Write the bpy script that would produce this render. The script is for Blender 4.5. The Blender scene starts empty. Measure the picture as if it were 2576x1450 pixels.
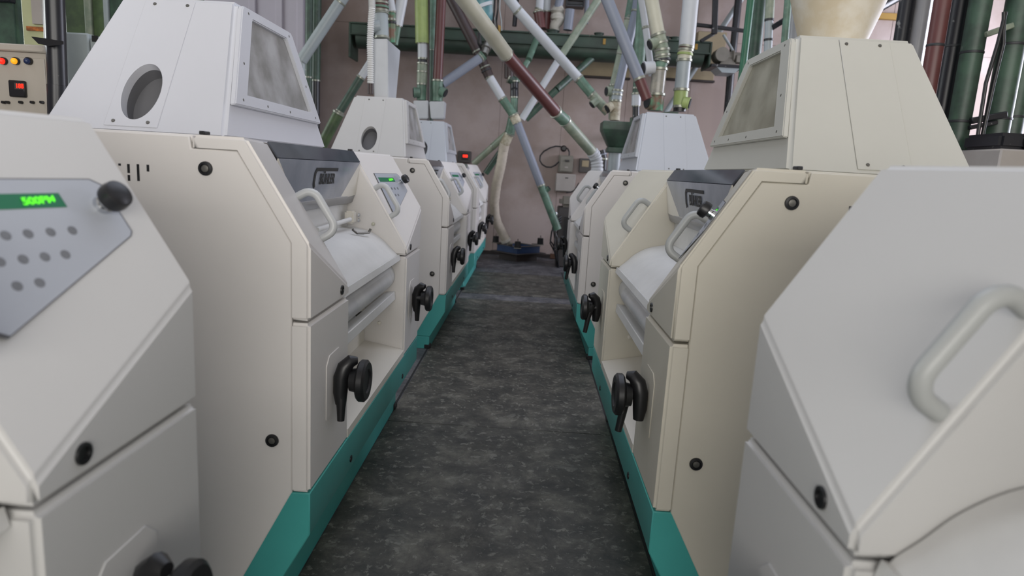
import bpy, bmesh, math, random
from mathutils import Vector, Matrix
random.seed(7)
C = bpy.context.scene.collection
S = bpy.context.scene
PI = math.pi

# ---------------------------------------------------------------- camera
FPX, PITCH, YAW, ROLL, CAMZ = 1627.76, .1797, .0175, .059, 1.40
def cam_axes():
    cp, sp, cy, sy = math.cos(PITCH), math.sin(PITCH), math.cos(YAW), math.sin(YAW)
    f = Vector((-sy*cp, cy*cp, -sp)); r0 = Vector((cy, sy, 0)); u0 = r0.cross(f)
    c, s = math.cos(ROLL), math.sin(ROLL)
    return c*r0 + s*u0, -s*r0 + c*u0, f
CR, CU, CF = cam_axes()
def P(px, py, Y):
    """world point seen at pixel (px,py) of the 2576x1450 photograph, at distance Y down the aisle"""
    d = CF + CR*((px-1288)/FPX) - CU*((py-725)/FPX)
    return Vector((0, 0, CAMZ)) + d*(Y/d.y)
cd = bpy.data.cameras.new('camera'); co = bpy.data.objects.new('camera', cd); C.objects.link(co)
M = Matrix((CR, CU, -CF)).transposed().to_4x4(); M.translation = (0, 0, CAMZ); co.matrix_world = M
cd.sensor_fit = 'HORIZONTAL'; cd.sensor_width = 36; cd.lens = 36*FPX/2576
cd.clip_start = .05; cd.clip_end = 80
cd.dof.use_dof = True; cd.dof.focus_distance = 2.7; cd.dof.aperture_fstop = 3.0
S.camera = co

# ---------------------------------------------------------------- view, world, lights
S.view_settings.view_transform = 'Standard'; S.view_settings.look = 'None'
S.view_settings.exposure = 0.0; S.view_settings.gamma = 1; S.view_settings.use_curve_mapping = False
try: S.cycles.use_denoising = True
except Exception: pass
def lin(c):
    return tuple((v/255/12.92 if v/255 <= .04045 else ((v/255+.055)/1.055)**2.4) for v in c)
w = bpy.data.worlds.new('world'); S.world = w; w.use_nodes = True
w.node_tree.nodes['Background'].inputs[0].default_value = (*lin((200, 212, 235)), 1)
w.node_tree.nodes['Background'].inputs[1].default_value = .5
def area(name, loc, size, aim, power, col):
    l = bpy.data.lights.new(name, 'AREA'); l.shape = 'RECTANGLE'; l.size, l.size_y = size
    l.energy = power; l.color = lin(col)
    o = bpy.data.objects.new(name, l); C.objects.link(o); o.location = loc
    o.rotation_euler = (Vector(aim)-Vector(loc)).to_track_quat('-Z', 'Y').to_euler()
    return o
# daylight through the right windows; behind, left and ceiling are added unseen fill lights
area('window_light_right', (8.2, 7.7, 3.0), (4.4, 2.6), (1.5, 8.6, 1.5), 520, (236, 238, 255))
area('window_light_behind', (1.0, -5.7, 2.3), (9.6, 2.8), (0, 4, .9), 680, (255, 251, 244))
area('window_light_left', (-8.3, 6.2, 3.2), (4.0, 2.4), (.5, 5.2, 1.3), 240, (244, 250, 250))
area('ceiling_tube_aisle', (0.1, 5.0, 4.9), (2.6, 7.4), (0.1, 5.0, 0), 112, (228, 236, 255))
area('ceiling_tube_left', (-3.8, 2.4, 4.9), (1.2, 8.0), (-3.8, 2.4, 0), 40, (238, 242, 255))
area('ceiling_tube_right', (4.0, 3.4, 4.9), (1.2, 8.0), (4.0, 3.4, 0), 30, (238, 242, 255))

# ---------------------------------------------------------------- materials
def mat(name, col, rough=.45, metal=0, var=.06, scale=6, col2=None, mix=.5, bump=0, spec=.5, speck=None):
    m = bpy.data.materials.new(name); m.use_nodes = True; nt = m.node_tree; b = nt.nodes['Principled BSDF']
    b.inputs['Roughness'].default_value = rough; b.inputs['Metallic'].default_value = metal
    b.inputs['Specular IOR Level'].default_value = spec
    tc = nt.nodes.new('ShaderNodeTexCoord'); n = nt.nodes.new('ShaderNodeTexNoise')
    n.inputs['Scale'].default_value = scale; n.inputs['Detail'].default_value = 5; n.inputs['Roughness'].default_value = .6
    nt.links.new(tc.outputs['Object'], n.inputs['Vector'])
    r = nt.nodes.new('ShaderNodeValToRGB'); c = lin(col)
    c2 = lin(col2) if col2 else tuple(v*(1-2.2*var) for v in c)
    r.color_ramp.elements[0].position = .5-mix*.5 if not col2 else .42; r.color_ramp.elements[1].position = .5+mix*.3 if not col2 else .62
    r.color_ramp.elements[0].color = (*c2, 1); r.color_ramp.elements[1].color = (*c, 1)
    nt.links.new(n.outputs['Fac'], r.inputs[0]); out = r.outputs[0]
    if speck:
        n2 = nt.nodes.new('ShaderNodeTexNoise'); n2.inputs['Scale'].default_value = speck[1]; n2.inputs['Detail'].default_value = 3
        nt.links.new(tc.outputs['Object'], n2.inputs['Vector'])
        r2 = nt.nodes.new('ShaderNodeValToRGB'); r2.color_ramp.elements[0].position = speck[2]; r2.color_ramp.elements[1].position = speck[2]+.05
        nt.links.new(n2.outputs['Fac'], r2.inputs[0])
        mx = nt.nodes.new('ShaderNodeMixRGB'); mx.inputs[2].default_value = (*lin(speck[0]), 1)
        nt.links.new(r2.outputs[0], mx.inputs[0]); nt.links.new(out, mx.inputs[1]); out = mx.outputs[0]
    nt.links.new(out, b.inputs['Base Color'])
    if bump:
        bp = nt.nodes.new('ShaderNodeBump'); bp.inputs['Strength'].default_value = bump; bp.inputs['Distance'].default_value = .004
        nt.links.new(n.outputs['Fac'], bp.inputs['Height']); nt.links.new(bp.outputs[0], b.inputs['Normal'])
    return m
def emis(name, col, strength):
    m = mat(name, col, .4, var=0); b = m.node_tree.nodes['Principled BSDF']
    b.inputs['Emission Color'].default_value = (*lin(col), 1); b.inputs['Emission Strength'].default_value = strength
    return m
def glassy(name, col, dust, alpha, rough=.15):
    """acrylic sheet: see-through, with a film of flour dust in noise patches"""
    m = bpy.data.materials.new(name); m.use_nodes = True; nt = m.node_tree; nt.nodes.clear()
    o = nt.nodes.new('ShaderNodeOutputMaterial'); tr = nt.nodes.new('ShaderNodeBsdfTransparent'); pb = nt.nodes.new('ShaderNodeBsdfPrincipled')
    mx = nt.nodes.new('ShaderNodeMixShader'); tc = nt.nodes.new('ShaderNodeTexCoord'); n = nt.nodes.new('ShaderNodeTexNoise')
    n.inputs['Scale'].default_value = 7; n.inputs['Detail'].default_value = 4
    nt.links.new(tc.outputs['Object'], n.inputs['Vector'])
    r = nt.nodes.new('ShaderNodeValToRGB'); r.color_ramp.elements[0].position = .35; r.color_ramp.elements[1].position = .7
    r.color_ramp.elements[0].color = (*lin(col), 1); r.color_ramp.elements[1].color = (*lin(dust), 1)
    nt.links.new(n.outputs['Fac'], r.inputs[0]); nt.links.new(r.outputs[0], pb.inputs['Base Color'])
    pb.inputs['Roughness'].default_value = rough; mx.inputs[0].default_value = alpha
    tr.inputs[0].default_value = (*lin((225, 228, 232)), 1)
    nt.links.new(tr.outputs[0], mx.inputs[1]); nt.links.new(pb.outputs[0], mx.inputs[2]); nt.links.new(mx.outputs[0], o.inputs[0])
    return m
WH = mat('white_enamel', (200, 201, 206), .3, var=.012, scale=3)
WW = mat('warm_white_enamel', (215, 211, 207), .36, var=.02, scale=3)
CRM = mat('cream_enamel', (184, 183, 175), .33, var=.02, scale=3)
CRB = mat('aged_cream_enamel', (200, 195, 181), .38, var=.03, scale=3)
GW = mat('grey_white_enamel', (192, 191, 189), .36, var=.012, scale=3)
COOL = mat('cool_white_enamel', (184, 187, 192), .3, var=.012, scale=3)  # white enamel with cool bluish light put into its colour
CHEEK = mat('inner_cheek_enamel', (216, 211, 200), .4, var=.03, scale=5)
TEAL = mat('teal_enamel', (72, 162, 156), .35, var=.05, scale=4)
BLK = mat('black_plastic', (24, 24, 26), .38, var=.08, scale=20)
BLKM = mat('black_painted_steel', (30, 31, 36), .35, var=.15, scale=10, speck=((120, 120, 118), 14, .68))
RUB = mat('black_rubber', (22, 22, 24), .7)
CHR = mat('chrome', (210, 212, 215), .15, 1, var=.02)
STEEL = mat('zinc_screw', (120, 118, 112), .4, .8)
PANEL = mat('panel_grey', (166, 170, 178), .4, var=.02)
PEDGE = mat('panel_edge_grey', (86, 86, 88), .5)
LCDOFF = emis('green_display', (18, 92, 62), .25)
LCDON = emis('green_digits', (90, 230, 40), .75)
BTN = mat('membrane_button', (112, 114, 118), .5, var=.1, scale=60)
INK = mat('black_ink', (18, 18, 20), .5)
HANDLE = mat('handle_grey', (190, 192, 192), .35, var=.02)
HGREY = mat('handle_coated_grey', (168, 170, 168), .4, var=.03)
SCREEN = glassy('smoked_acrylic', (138, 143, 154), (158, 162, 171), .9, .14)
SCRTOP = glassy('dark_smoked_acrylic', (74, 78, 87), (92, 96, 104), .88, .12)
PANE = glassy('dusty_acrylic', (150, 148, 144), (196, 195, 194), .74, .25)
PANEC = glassy('dusty_acrylic_cream', (146, 142, 126), (178, 174, 158), .8, .3)
DARK = mat('dark_hollow', (34, 35, 38), .7)  # near-black colour painted for the shade inside open pipe ports
DUSTY = mat('flour_dusted_white', (214, 213, 210), .5, var=.06, scale=5)
ROLLC = glassy('flour_dusted_clear_cover', (196, 197, 199), (216, 216, 215), .9, .3)
FGREY = mat('feed_cylinder_grey', (150, 150, 152), .3, var=.05)
LINER = mat('port_liner_grey', (104, 104, 107), .75, var=.03)
RUST = mat('rusty_lever', (120, 84, 50), .7, var=.2, scale=30)
# pipework
PGREY = mat('pipe_pale_grey', (152, 160, 162), .4, var=.06, scale=5)
PBLUE = mat('pipe_blue_grey', (126, 132, 144), .42, var=.06, scale=4)
PWHITE = mat('pipe_white', (184, 187, 190), .4, var=.05, scale=5)
PCREAM = mat('pipe_cream', (184, 182, 164), .42, var=.07, scale=5)
PMAR = mat('pipe_maroon', (92, 52, 50), .4, var=.1, scale=6)
PBRN = mat('pipe_dark_brown', (58, 44, 42), .45, var=.15, scale=6)
PGRN = mat('pipe_green', (98, 128, 110), .45, col2=(80, 104, 88), scale=9, speck=((120, 124, 110), 16, .66))
PDGRN = mat('pipe_dark_green', (64, 88, 72), .45, col2=(52, 68, 58), scale=7, speck=((112, 118, 108), 12, .7))
PLIME = mat('pipe_lime_green', (150, 166, 100), .45, col2=(136, 152, 92), scale=6)
POLIV = mat('pipe_olive_green', (78, 98, 60), .5, col2=(60, 76, 50), scale=6)
PGG = mat('pipe_grey_green', (142, 148, 130), .45, col2=(118, 130, 112), scale=8)
PGLASS = mat('pipe_dusty_glass', (156, 152, 138), .25, col2=(132, 130, 122), scale=10)
PDUST = mat('dusty_cast_spout', (186, 180, 160), .6, col2=(150, 140, 118), scale=12, speck=((90, 70, 54), 22, .68))
PRUST = mat('flaking_green_cap', (72, 128, 98), .5, col2=(110, 82, 66), scale=14)
CLAMP = mat('clamp_band', (150, 152, 140), .35, .5, var=.1)
BAND = mat('dark_band', (40, 42, 44), .5)
CONV = mat('conveyor_green', (52, 70, 58), .55, col2=(44, 57, 48), scale=4, bump=.1)
CLOTH = mat('dirty_sleeve_cloth', (190, 186, 174), .8, var=.12, scale=20, bump=.3)
HOSE = mat('ribbed_hose_white', (214, 214, 212), .4)
HOSEC = mat('hose_cream_cloth', (194, 184, 168), .6, var=.1, scale=20)
TANK = mat('teal_tank', (92, 140, 146), .4, col2=(78, 122, 128), scale=5)
BOXG = mat('cast_box_grey', (120, 116, 106), .5, var=.1, scale=8)
BOXL = mat('light_box_grey', (156, 150, 144), .5, var=.05)
BOXD = mat('dark_box_grey', (66, 62, 60), .5)
CAB = mat('cabinet_beige', (172, 165, 154), .45, var=.03)
LEDR = emis('red_digits', (255, 40, 20), 1.6)
LAMPR = emis('red_lamp', (255, 40, 24), 1.1)
LAMPY = emis('yellow_lamp', (245, 165, 30), .7)
LAMPB = mat('blue_lamp', (34, 48, 84), .25)
BLUES = mat('blue_steel', (44, 66, 102), .4, 0, var=.12, scale=8)
SOOT = mat('soot_steel', (48, 40, 38), .6, var=.2, scale=12)
WOOD = mat('plank_brown', (92, 62, 42), .7, var=.2, scale=10)
OCHRE = mat('ochre_board', (150, 136, 108), .6, var=.08)
YEL = mat('yellow_bar', (150, 116, 40), .5)
GRN = mat('column_green', (46, 100, 74), .4, var=.12, scale=4)
ORANGE = mat('orange_sticker', (190, 110, 50), .5, col2=(120, 74, 40), scale=30)
HOPW = mat('stained_white_hopper', (196, 190, 176), .55, col2=(182, 170, 146), scale=7, speck=((150, 104, 50), 9, .7))
SCUFF = mat('white_flake', (170, 170, 166), .6)

# ---------------------------------------------------------------- mesh helpers
def V(*a): return Vector(a)
def weigh(o):
    m = o.modifiers.new('weighted', 'WEIGHTED_NORMAL'); m.keep_sharp = True; m.weight = 80
def smooth_prof(pts, n=5):
    """Catmull-Rom through 2-D profile points"""
    out = []
    for i in range(len(pts)-1):
        p0, p1, p2, p3 = pts[max(i-1, 0)], pts[i], pts[i+1], pts[min(i+2, len(pts)-1)]
        for k in range(n):
            t = k/n
            out.append(tuple(.5*(2*b+(c-a)*t+(2*a-5*b+4*c-d)*t*t+(3*b-a-3*c+d)*t**3) for a, b, c, d in zip(p0, p1, p2, p3)))
    return out+[pts[-1]]
class MB:
    def __init__(s): s.bm = bmesh.new(); s.wn = False
    def hull(s, pts):
        vs = [s.bm.verts.new(p) for p in pts]
        r = bmesh.ops.convex_hull(s.bm, input=vs)
        bmesh.ops.delete(s.bm, geom=list({e for e in r['geom_interior']+r['geom_unused'] if isinstance(e, bmesh.types.BMVert)}), context='VERTS')
        bmesh.ops.dissolve_limit(s.bm, angle_limit=.01, verts=[v for v in s.bm.verts], edges=[e for e in s.bm.edges])
        return s
    def prism(s, poly, ext):
        ext = Vector(ext); a = [s.bm.verts.new(p) for p in poly]; b = [s.bm.verts.new(Vector(p)+ext) for p in poly]
        n = len(a); s.bm.faces.new(a); s.bm.faces.new(b[::-1])
        for i in range(n): s.bm.faces.new((a[i], b[i], b[(i+1) % n], a[(i+1) % n]))
        return s
    def ring(s, outer, inner, ext):
        """flat frame with one opening: loops of equal length, pushed along ext"""
        ext = Vector(ext); L = [[s.bm.verts.new(Vector(p)+e) for p in loop] for e in (V(0, 0, 0), ext) for loop in (outer, inner)]
        n = len(outer)
        for i in range(n):
            j = (i+1) % n
            for a, b in ((0, 1), (1, 3), (3, 2), (2, 0)): s.bm.faces.new((L[a][i], L[a][j], L[b][j], L[b][i]))
        return s
    def box(s, lo, hi):
        (x0, y0, z0), (x1, y1, z1) = lo, hi
        return s.prism([(x0, y0, z0), (x1, y0, z0), (x1, y1, z0), (x0, y1, z0)], (0, 0, z1-z0))
    def obox(s, c, ax, ay, az):
        c, ax, ay, az = map(Vector, (c, ax, ay, az))
        return s.prism([c-ax-ay-az, c+ax-ay-az, c+ax+ay-az, c-ax+ay-az], az*2)
    def tube(s, pts, r, n=14, caps=True):
        pts = [Vector(p) for p in pts]; k = len(pts); rs = r if isinstance(r, (list, tuple)) else [r]*k
        d = (pts[1]-pts[0]).normalized(); ref = Vector((0, 0, 1)) if abs(d.z) < .9 else Vector((1, 0, 0))
        x = d.cross(ref).normalized(); rings = []
        for i in range(k):
            if i == 0: t = pts[1]-pts[0]
            elif i == k-1: t = pts[-1]-pts[-2]
            else: t = (pts[i+1]-pts[i]).normalized()+(pts[i]-pts[i-1]).normalized()
            if t.length < 1e-9: t = d
            t.normalize(); x = (x-t*x.dot(t)).normalized(); y = t.cross(x); d = t
            rings.append([s.bm.verts.new(pts[i]+(x*math.cos(2*PI*j/n)+y*math.sin(2*PI*j/n))*rs[i]) for j in range(n)])
        for a, b in zip(rings, rings[1:]):
            for j in range(n): s.bm.faces.new((a[j], a[(j+1) % n], b[(j+1) % n], b[j]))
        if caps: s.bm.faces.new(rings[0][::-1]); s.bm.faces.new(rings[-1])
        return s
    def lathe(s, p0, axis, prof, n=16):
        p0 = Vector(p0); axis = Vector(axis).normalized()
        ref = Vector((0, 0, 1)) if abs(axis.z) < .9 else Vector((1, 0, 0)); x = axis.cross(ref).normalized(); y = axis.cross(x)
        rings = [[s.bm.verts.new(p0+axis*t+(x*math.cos(2*PI*j/n)+y*math.sin(2*PI*j/n))*max(r, 1e-4)) for j in range(n)] for t, r in prof]
        for a, b in zip(rings, rings[1:]):
            for j in range(n): s.bm.faces.new((a[j], a[(j+1) % n], b[(j+1) % n], b[j]))
        s.bm.faces.new(rings[0][::-1]); s.bm.faces.new(rings[-1]); return s
    def sheet(s, prof, e0, e1, th):
        """curved sheet: profile points swept from offset e0 to e1, th = thickness vector"""
        e0, e1, th = Vector(e0), Vector(e1), Vector(th)
        back = [Vector(p)+th for p in prof]
        return s.prism([Vector(p)+e0 for p in list(prof)]+[b+e0 for b in back[::-1]], e1-e0)
    def bevel(s, w, seg=2, ang=.5):
        bmesh.ops.recalc_face_normals(s.bm, faces=s.bm.faces)
        es = [e for e in s.bm.edges if len(e.link_faces) == 2 and e.calc_face_angle(0) > ang]
        bmesh.ops.bevel(s.bm, geom=es, offset=w, segments=seg, affect='EDGES', clamp_overlap=True); s.wn = seg > 1; return s
    def build(s, name, m, parent=None, smooth=40):
        bmesh.ops.recalc_face_normals(s.bm, faces=s.bm.faces)
        me = bpy.data.meshes.new(name); s.bm.to_mesh(me); s.bm.free()
        me.materials.append(m)
        me.polygons.foreach_set('use_smooth', [True]*len(me.polygons)); me.set_sharp_from_angle(angle=math.radians(smooth))
        o = bpy.data.objects.new(name, me); C.objects.link(o); o.parent = parent
        if s.wn: weigh(o)
        return o
def tag(o, label, cat, group=None):
    o['label'] = label; o['category'] = cat
    if group: o['group'] = group
    return o
def thing(name, label, cat, loc=(0, 0, 0), rz=0, group=None):
    o = bpy.data.objects.new(name, None); o.empty_display_size = .1; C.objects.link(o)
    o.location = loc; o.rotation_euler = (0, 0, rz); return tag(o, label, cat, group)
def struct(o): o['kind'] = 'structure'; return o
def boolean(o, cutter):
    """subtract cutter (MB) from object o, in place"""
    c = cutter.build('cut', DARK); md = o.modifiers.new('b', 'BOOLEAN'); md.operation = 'DIFFERENCE'; md.solver = 'EXACT'; md.object = c
    c.parent = o.parent
    bpy.context.view_layer.update(); dg = bpy.context.evaluated_depsgraph_get()
    me = bpy.data.meshes.new_from_object(o.evaluated_get(dg)); o.modifiers.clear()
    m0 = o.data.materials[0]; o.data = me; me.materials.clear(); me.materials.append(m0)
    me.polygons.foreach_set('material_index', [0]*len(me.polygons))
    me.polygons.foreach_set('use_smooth', [True]*len(me.polygons)); me.set_sharp_from_angle(angle=math.radians(32))
    bpy.data.objects.remove(c); weigh(o)
_txt = {}
def text_mesh(body, size, sx=1.0):
    k = (body, size, sx)
    if k not in _txt:
        cu = bpy.data.curves.new('t', 'FONT'); cu.body = body; cu.size = size; cu.align_x = 'CENTER'; cu.align_y = 'CENTER'; cu.extrude = .0006; cu.offset = size*.022
        o = bpy.data.objects.new('t', cu); C.objects.link(o); bpy.context.view_layer.update()
        me = bpy.data.meshes.new_from_object(o.evaluated_get(bpy.context.evaluated_depsgraph_get())); bpy.data.objects.remove(o)
        for v in me.vertices: v.co.x *= sx
        _txt[k] = me
    return _txt[k]
def text(name, body, size, m, parent, origin, xdir, ydir, sx=1.0):
    me = text_mesh(body, size, sx).copy(); me.materials.clear(); me.materials.append(m)
    o = bpy.data.objects.new(name, me); C.objects.link(o); o.parent = parent
    x = Vector(xdir).normalized(); y = Vector(ydir).normalized(); z = x.cross(y)
    mm = Matrix((x, y, z)).transposed().to_4x4(); mm.translation = origin; o.matrix_local = mm
    return o

# ================================================================ room
def plane_mat_floor(name, cols):
    m = bpy.data.materials.new(name); m.use_nodes = True; nt = m.node_tree; b = nt.nodes['Principled BSDF']; L = nt.links
    tc = nt.nodes.new('ShaderNodeTexCoord')
    def noise(scale, det, rough=.6, dist=0):
        n = nt.nodes.new('ShaderNodeTexNoise'); n.inputs['Scale'].default_value = scale; n.inputs['Detail'].default_value = det
        n.inputs['Roughness'].default_value = rough; n.inputs['Distortion'].default_value = dist; L.new(tc.outputs['Object'], n.inputs['Vector']); return n
    def ramp(src, stops):
        r = nt.nodes.new('ShaderNodeValToRGB'); r.color_ramp.elements[0].position, r.color_ramp.elements[1].position = stops[0][0], stops[-1][0]
        r.color_ramp.elements[0].color = (*lin(stops[0][1]), 1); r.color_ramp.elements[1].color = (*lin(stops[-1][1]), 1)
        for p, c in stops[1:-1]: e = r.color_ramp.elements.new(p); e.color = (*lin(c), 1)
        L.new(src, r.inputs[0]); return r
    base = ramp(noise(4.5, 10, .75, .3).outputs['Fac'], cols)
    n2 = noise(26, 6, .65, .4); fl = ramp(n2.outputs['Fac'], [(.57, (0, 0, 0)), (.62, (165, 165, 165))])
    n3 = noise(9, 5, .7, .6); fl3 = ramp(n3.outputs['Fac'], [(.58, (0, 0, 0)), (.64, (165, 165, 165))])
    mx = nt.nodes.new('ShaderNodeMixRGB'); mx.inputs[2].default_value = (*lin((146, 144, 134)), 1)
    L.new(fl.outputs[0], mx.inputs[0]); L.new(base.outputs[0], mx.inputs[1])
    mx2 = nt.nodes.new('ShaderNodeMixRGB'); mx2.inputs[2].default_value = (*lin((118, 117, 109)), 1)
    L.new(fl3.outputs[0], mx2.inputs[0]); L.new(mx.outputs[0], mx2.inputs[1]); L.new(mx2.outputs[0], b.inputs['Base Color'])
    rr = ramp(noise(3, 4).outputs['Fac'], [(.35, (185, 185, 185)), (.7, (215, 215, 215))]); L.new(rr.outputs[0], b.inputs['Roughness'])
    bp = nt.nodes.new('ShaderNodeBump'); bp.inputs['Strength'].default_value = .35; bp.inputs['Distance'].default_value = .004
    L.new(n2.outputs['Fac'], bp.inputs['Height']); L.new(bp.outputs[0], b.inputs['Normal'])
    return m
FLOOR = plane_mat_floor('bare_concrete', [(.36, (54, 54, 57)), (.5, (78, 78, 82)), (.64, (106, 105, 107))])  # bare concrete; window light at the back put into its lighter bluish tone
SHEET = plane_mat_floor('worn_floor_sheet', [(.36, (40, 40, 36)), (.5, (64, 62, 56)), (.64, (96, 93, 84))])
WALLM = mat('pinkish_wall_paint', (164, 150, 145), .6, col2=(146, 130, 122), scale=1.1)
WALLL = mat('lilac_wall_paint', (172, 166, 176), .6, var=.05, scale=1.2)
CEIL = mat('ceiling_paint', (190, 188, 186), .7)
X0, X1, Y0r, YB, ZC = -8.6, 8.5, -6.0, 10.75, 5.2
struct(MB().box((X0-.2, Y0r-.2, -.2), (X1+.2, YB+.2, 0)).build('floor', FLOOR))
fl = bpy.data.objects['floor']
for (x0, x1, y0, y1) in ((-.70, .528, -.9, 3.36), (-.70, .528, 3.364, 6.9), (-.70, .528, 7.22, 8.8)):  # gap left between sheets shows the light-painted floor as a bright band
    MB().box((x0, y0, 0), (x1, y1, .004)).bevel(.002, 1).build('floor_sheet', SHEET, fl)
# dark joint strips running beside both rows
JOINT = mat('dark_joint', (26, 26, 26), .8)
for x in (-.712, .536): MB().box((x-.006, -.9, 0), (x+.006, 9.12, .0025)).build('floor_joint', JOINT, fl)
struct(MB().box((X0, Y0r, ZC), (X1, YB, ZC+.15)).build('ceiling', CEIL))
wb = struct(MB().box((X0, YB, 0), (X1, YB+.2, ZC)).build('wall_back', WALLM))
x = -3.55
while x < X1-.3:                                   # sheet panels of the back wall, thin joints between them
    MB().box((x+.0025, YB-.012, .06), (min(x+1.0, X1)-.0025, YB, 3.55)).bevel(.002, 1).build('wall_panel', WALLM, wb)
    MB().box((x+.0025, YB-.012, 3.556), (min(x+1.0, X1)-.0025, YB, ZC)).bevel(.002, 1).build('wall_panel', WALLM, wb)
    x += 1.0
struct(MB().box((X0, YB-.02, 0), (X1, YB-.001, .055)).build('baseboard_back', SOOT))
def wall_open(name, axis, c, lo, hi, wins, m):
    """wall in the plane axis=c with rectangular window openings (a0,a1,z0,z1)"""
    mb = MB()
    def bx(a0, a1, z0, z1):
        if a1-a0 < 1e-4 or z1-z0 < 1e-4: return
        mb.box((c, a0, z0), (c+.2, a1, z1)) if axis == 'x' else mb.box((a0, c, z0), (a1, c+.2, z1))
    a = lo
    for (a0, a1, z0, z1) in wins: bx(a, a0, 0, ZC); bx(a0, a1, 0, z0); bx(a0, a1, z1, ZC); a = a1
    bx(a, hi, 0, ZC)
    return struct(mb.build(name, m))
def window(n, axis, c, a0, a1, z0, z1, bars=3):
    mb = MB(); k = .05
    def bx(p0, p1, q0, q1):
        mb.box((c+.06, p0, q0), (c+.12, p1, q1)) if axis == 'x' else mb.box((p0, c+.06, q0), (p1, c+.12, q1))
    bx(a0, a1, z0, z0+k); bx(a0, a1, z1-k, z1)
    for i in range(bars+1):
        p = a0+(a1-a0-k)*i/bars; bx(p, p+k, z0+k, z1-k)
    o = struct(mb.build('window_%d' % n, PWHITE))
    return o
wall_open('wall_right', 'x', X1, Y0r, YB, [(5.4, 10.0, 1.5, 4.4)], WALLM); window(1, 'x', X1, 5.4, 10.0, 1.5, 4.4)
wall_open('wall_left', 'x', X0-.2, Y0r, YB, [(4.2, 8.2, 1.5, 4.4)], WALLL); window(2, 'x', X0-.2, 4.2, 8.2, 1.5, 4.4)
wall_open('wall_front', 'y', Y0r-.2, X0, X1, [(-4.0, 6.0, .8, 3.8)], WALLL); window(3, 'y', Y0r-.2, -4.0, 6.0, .8, 3.8, 5)

# ================================================================ roller mills
W, D, ZT = 1.841, 1.40, 1.445
def m_(u, v, z): return Vector((D/2-v, u-W/2, z))
def mirror_u(far):
    """a = distance from the machine's outer end -> u"""
    return (lambda a: W-a) if far else (lambda a: a)
def handle(parent, p0, p1, nrm, off, r, m):
    p0, p1, nrm = Vector(p0), Vector(p1), Vector(nrm).normalized(); ax = (p1-p0).normalized(); k = off*.62
    pts = [p0-nrm*.004, p0+nrm*(off-k)]
    for i in range(1, 7):
        a = PI/2*i/6; pts.append(p0+nrm*(off-k+k*math.sin(a))+ax*(k*(1-math.cos(a))))
    for i in range(0, 7):
        a = PI/2*i/6; pts.append(p1-ax*(k*(1-math.sin(a)))+nrm*(off-k+k*math.cos(a)))
    pts.append(p1-nrm*.004)
    return MB().tube(pts, r, 12).build('grab_handle', m, parent)
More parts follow.
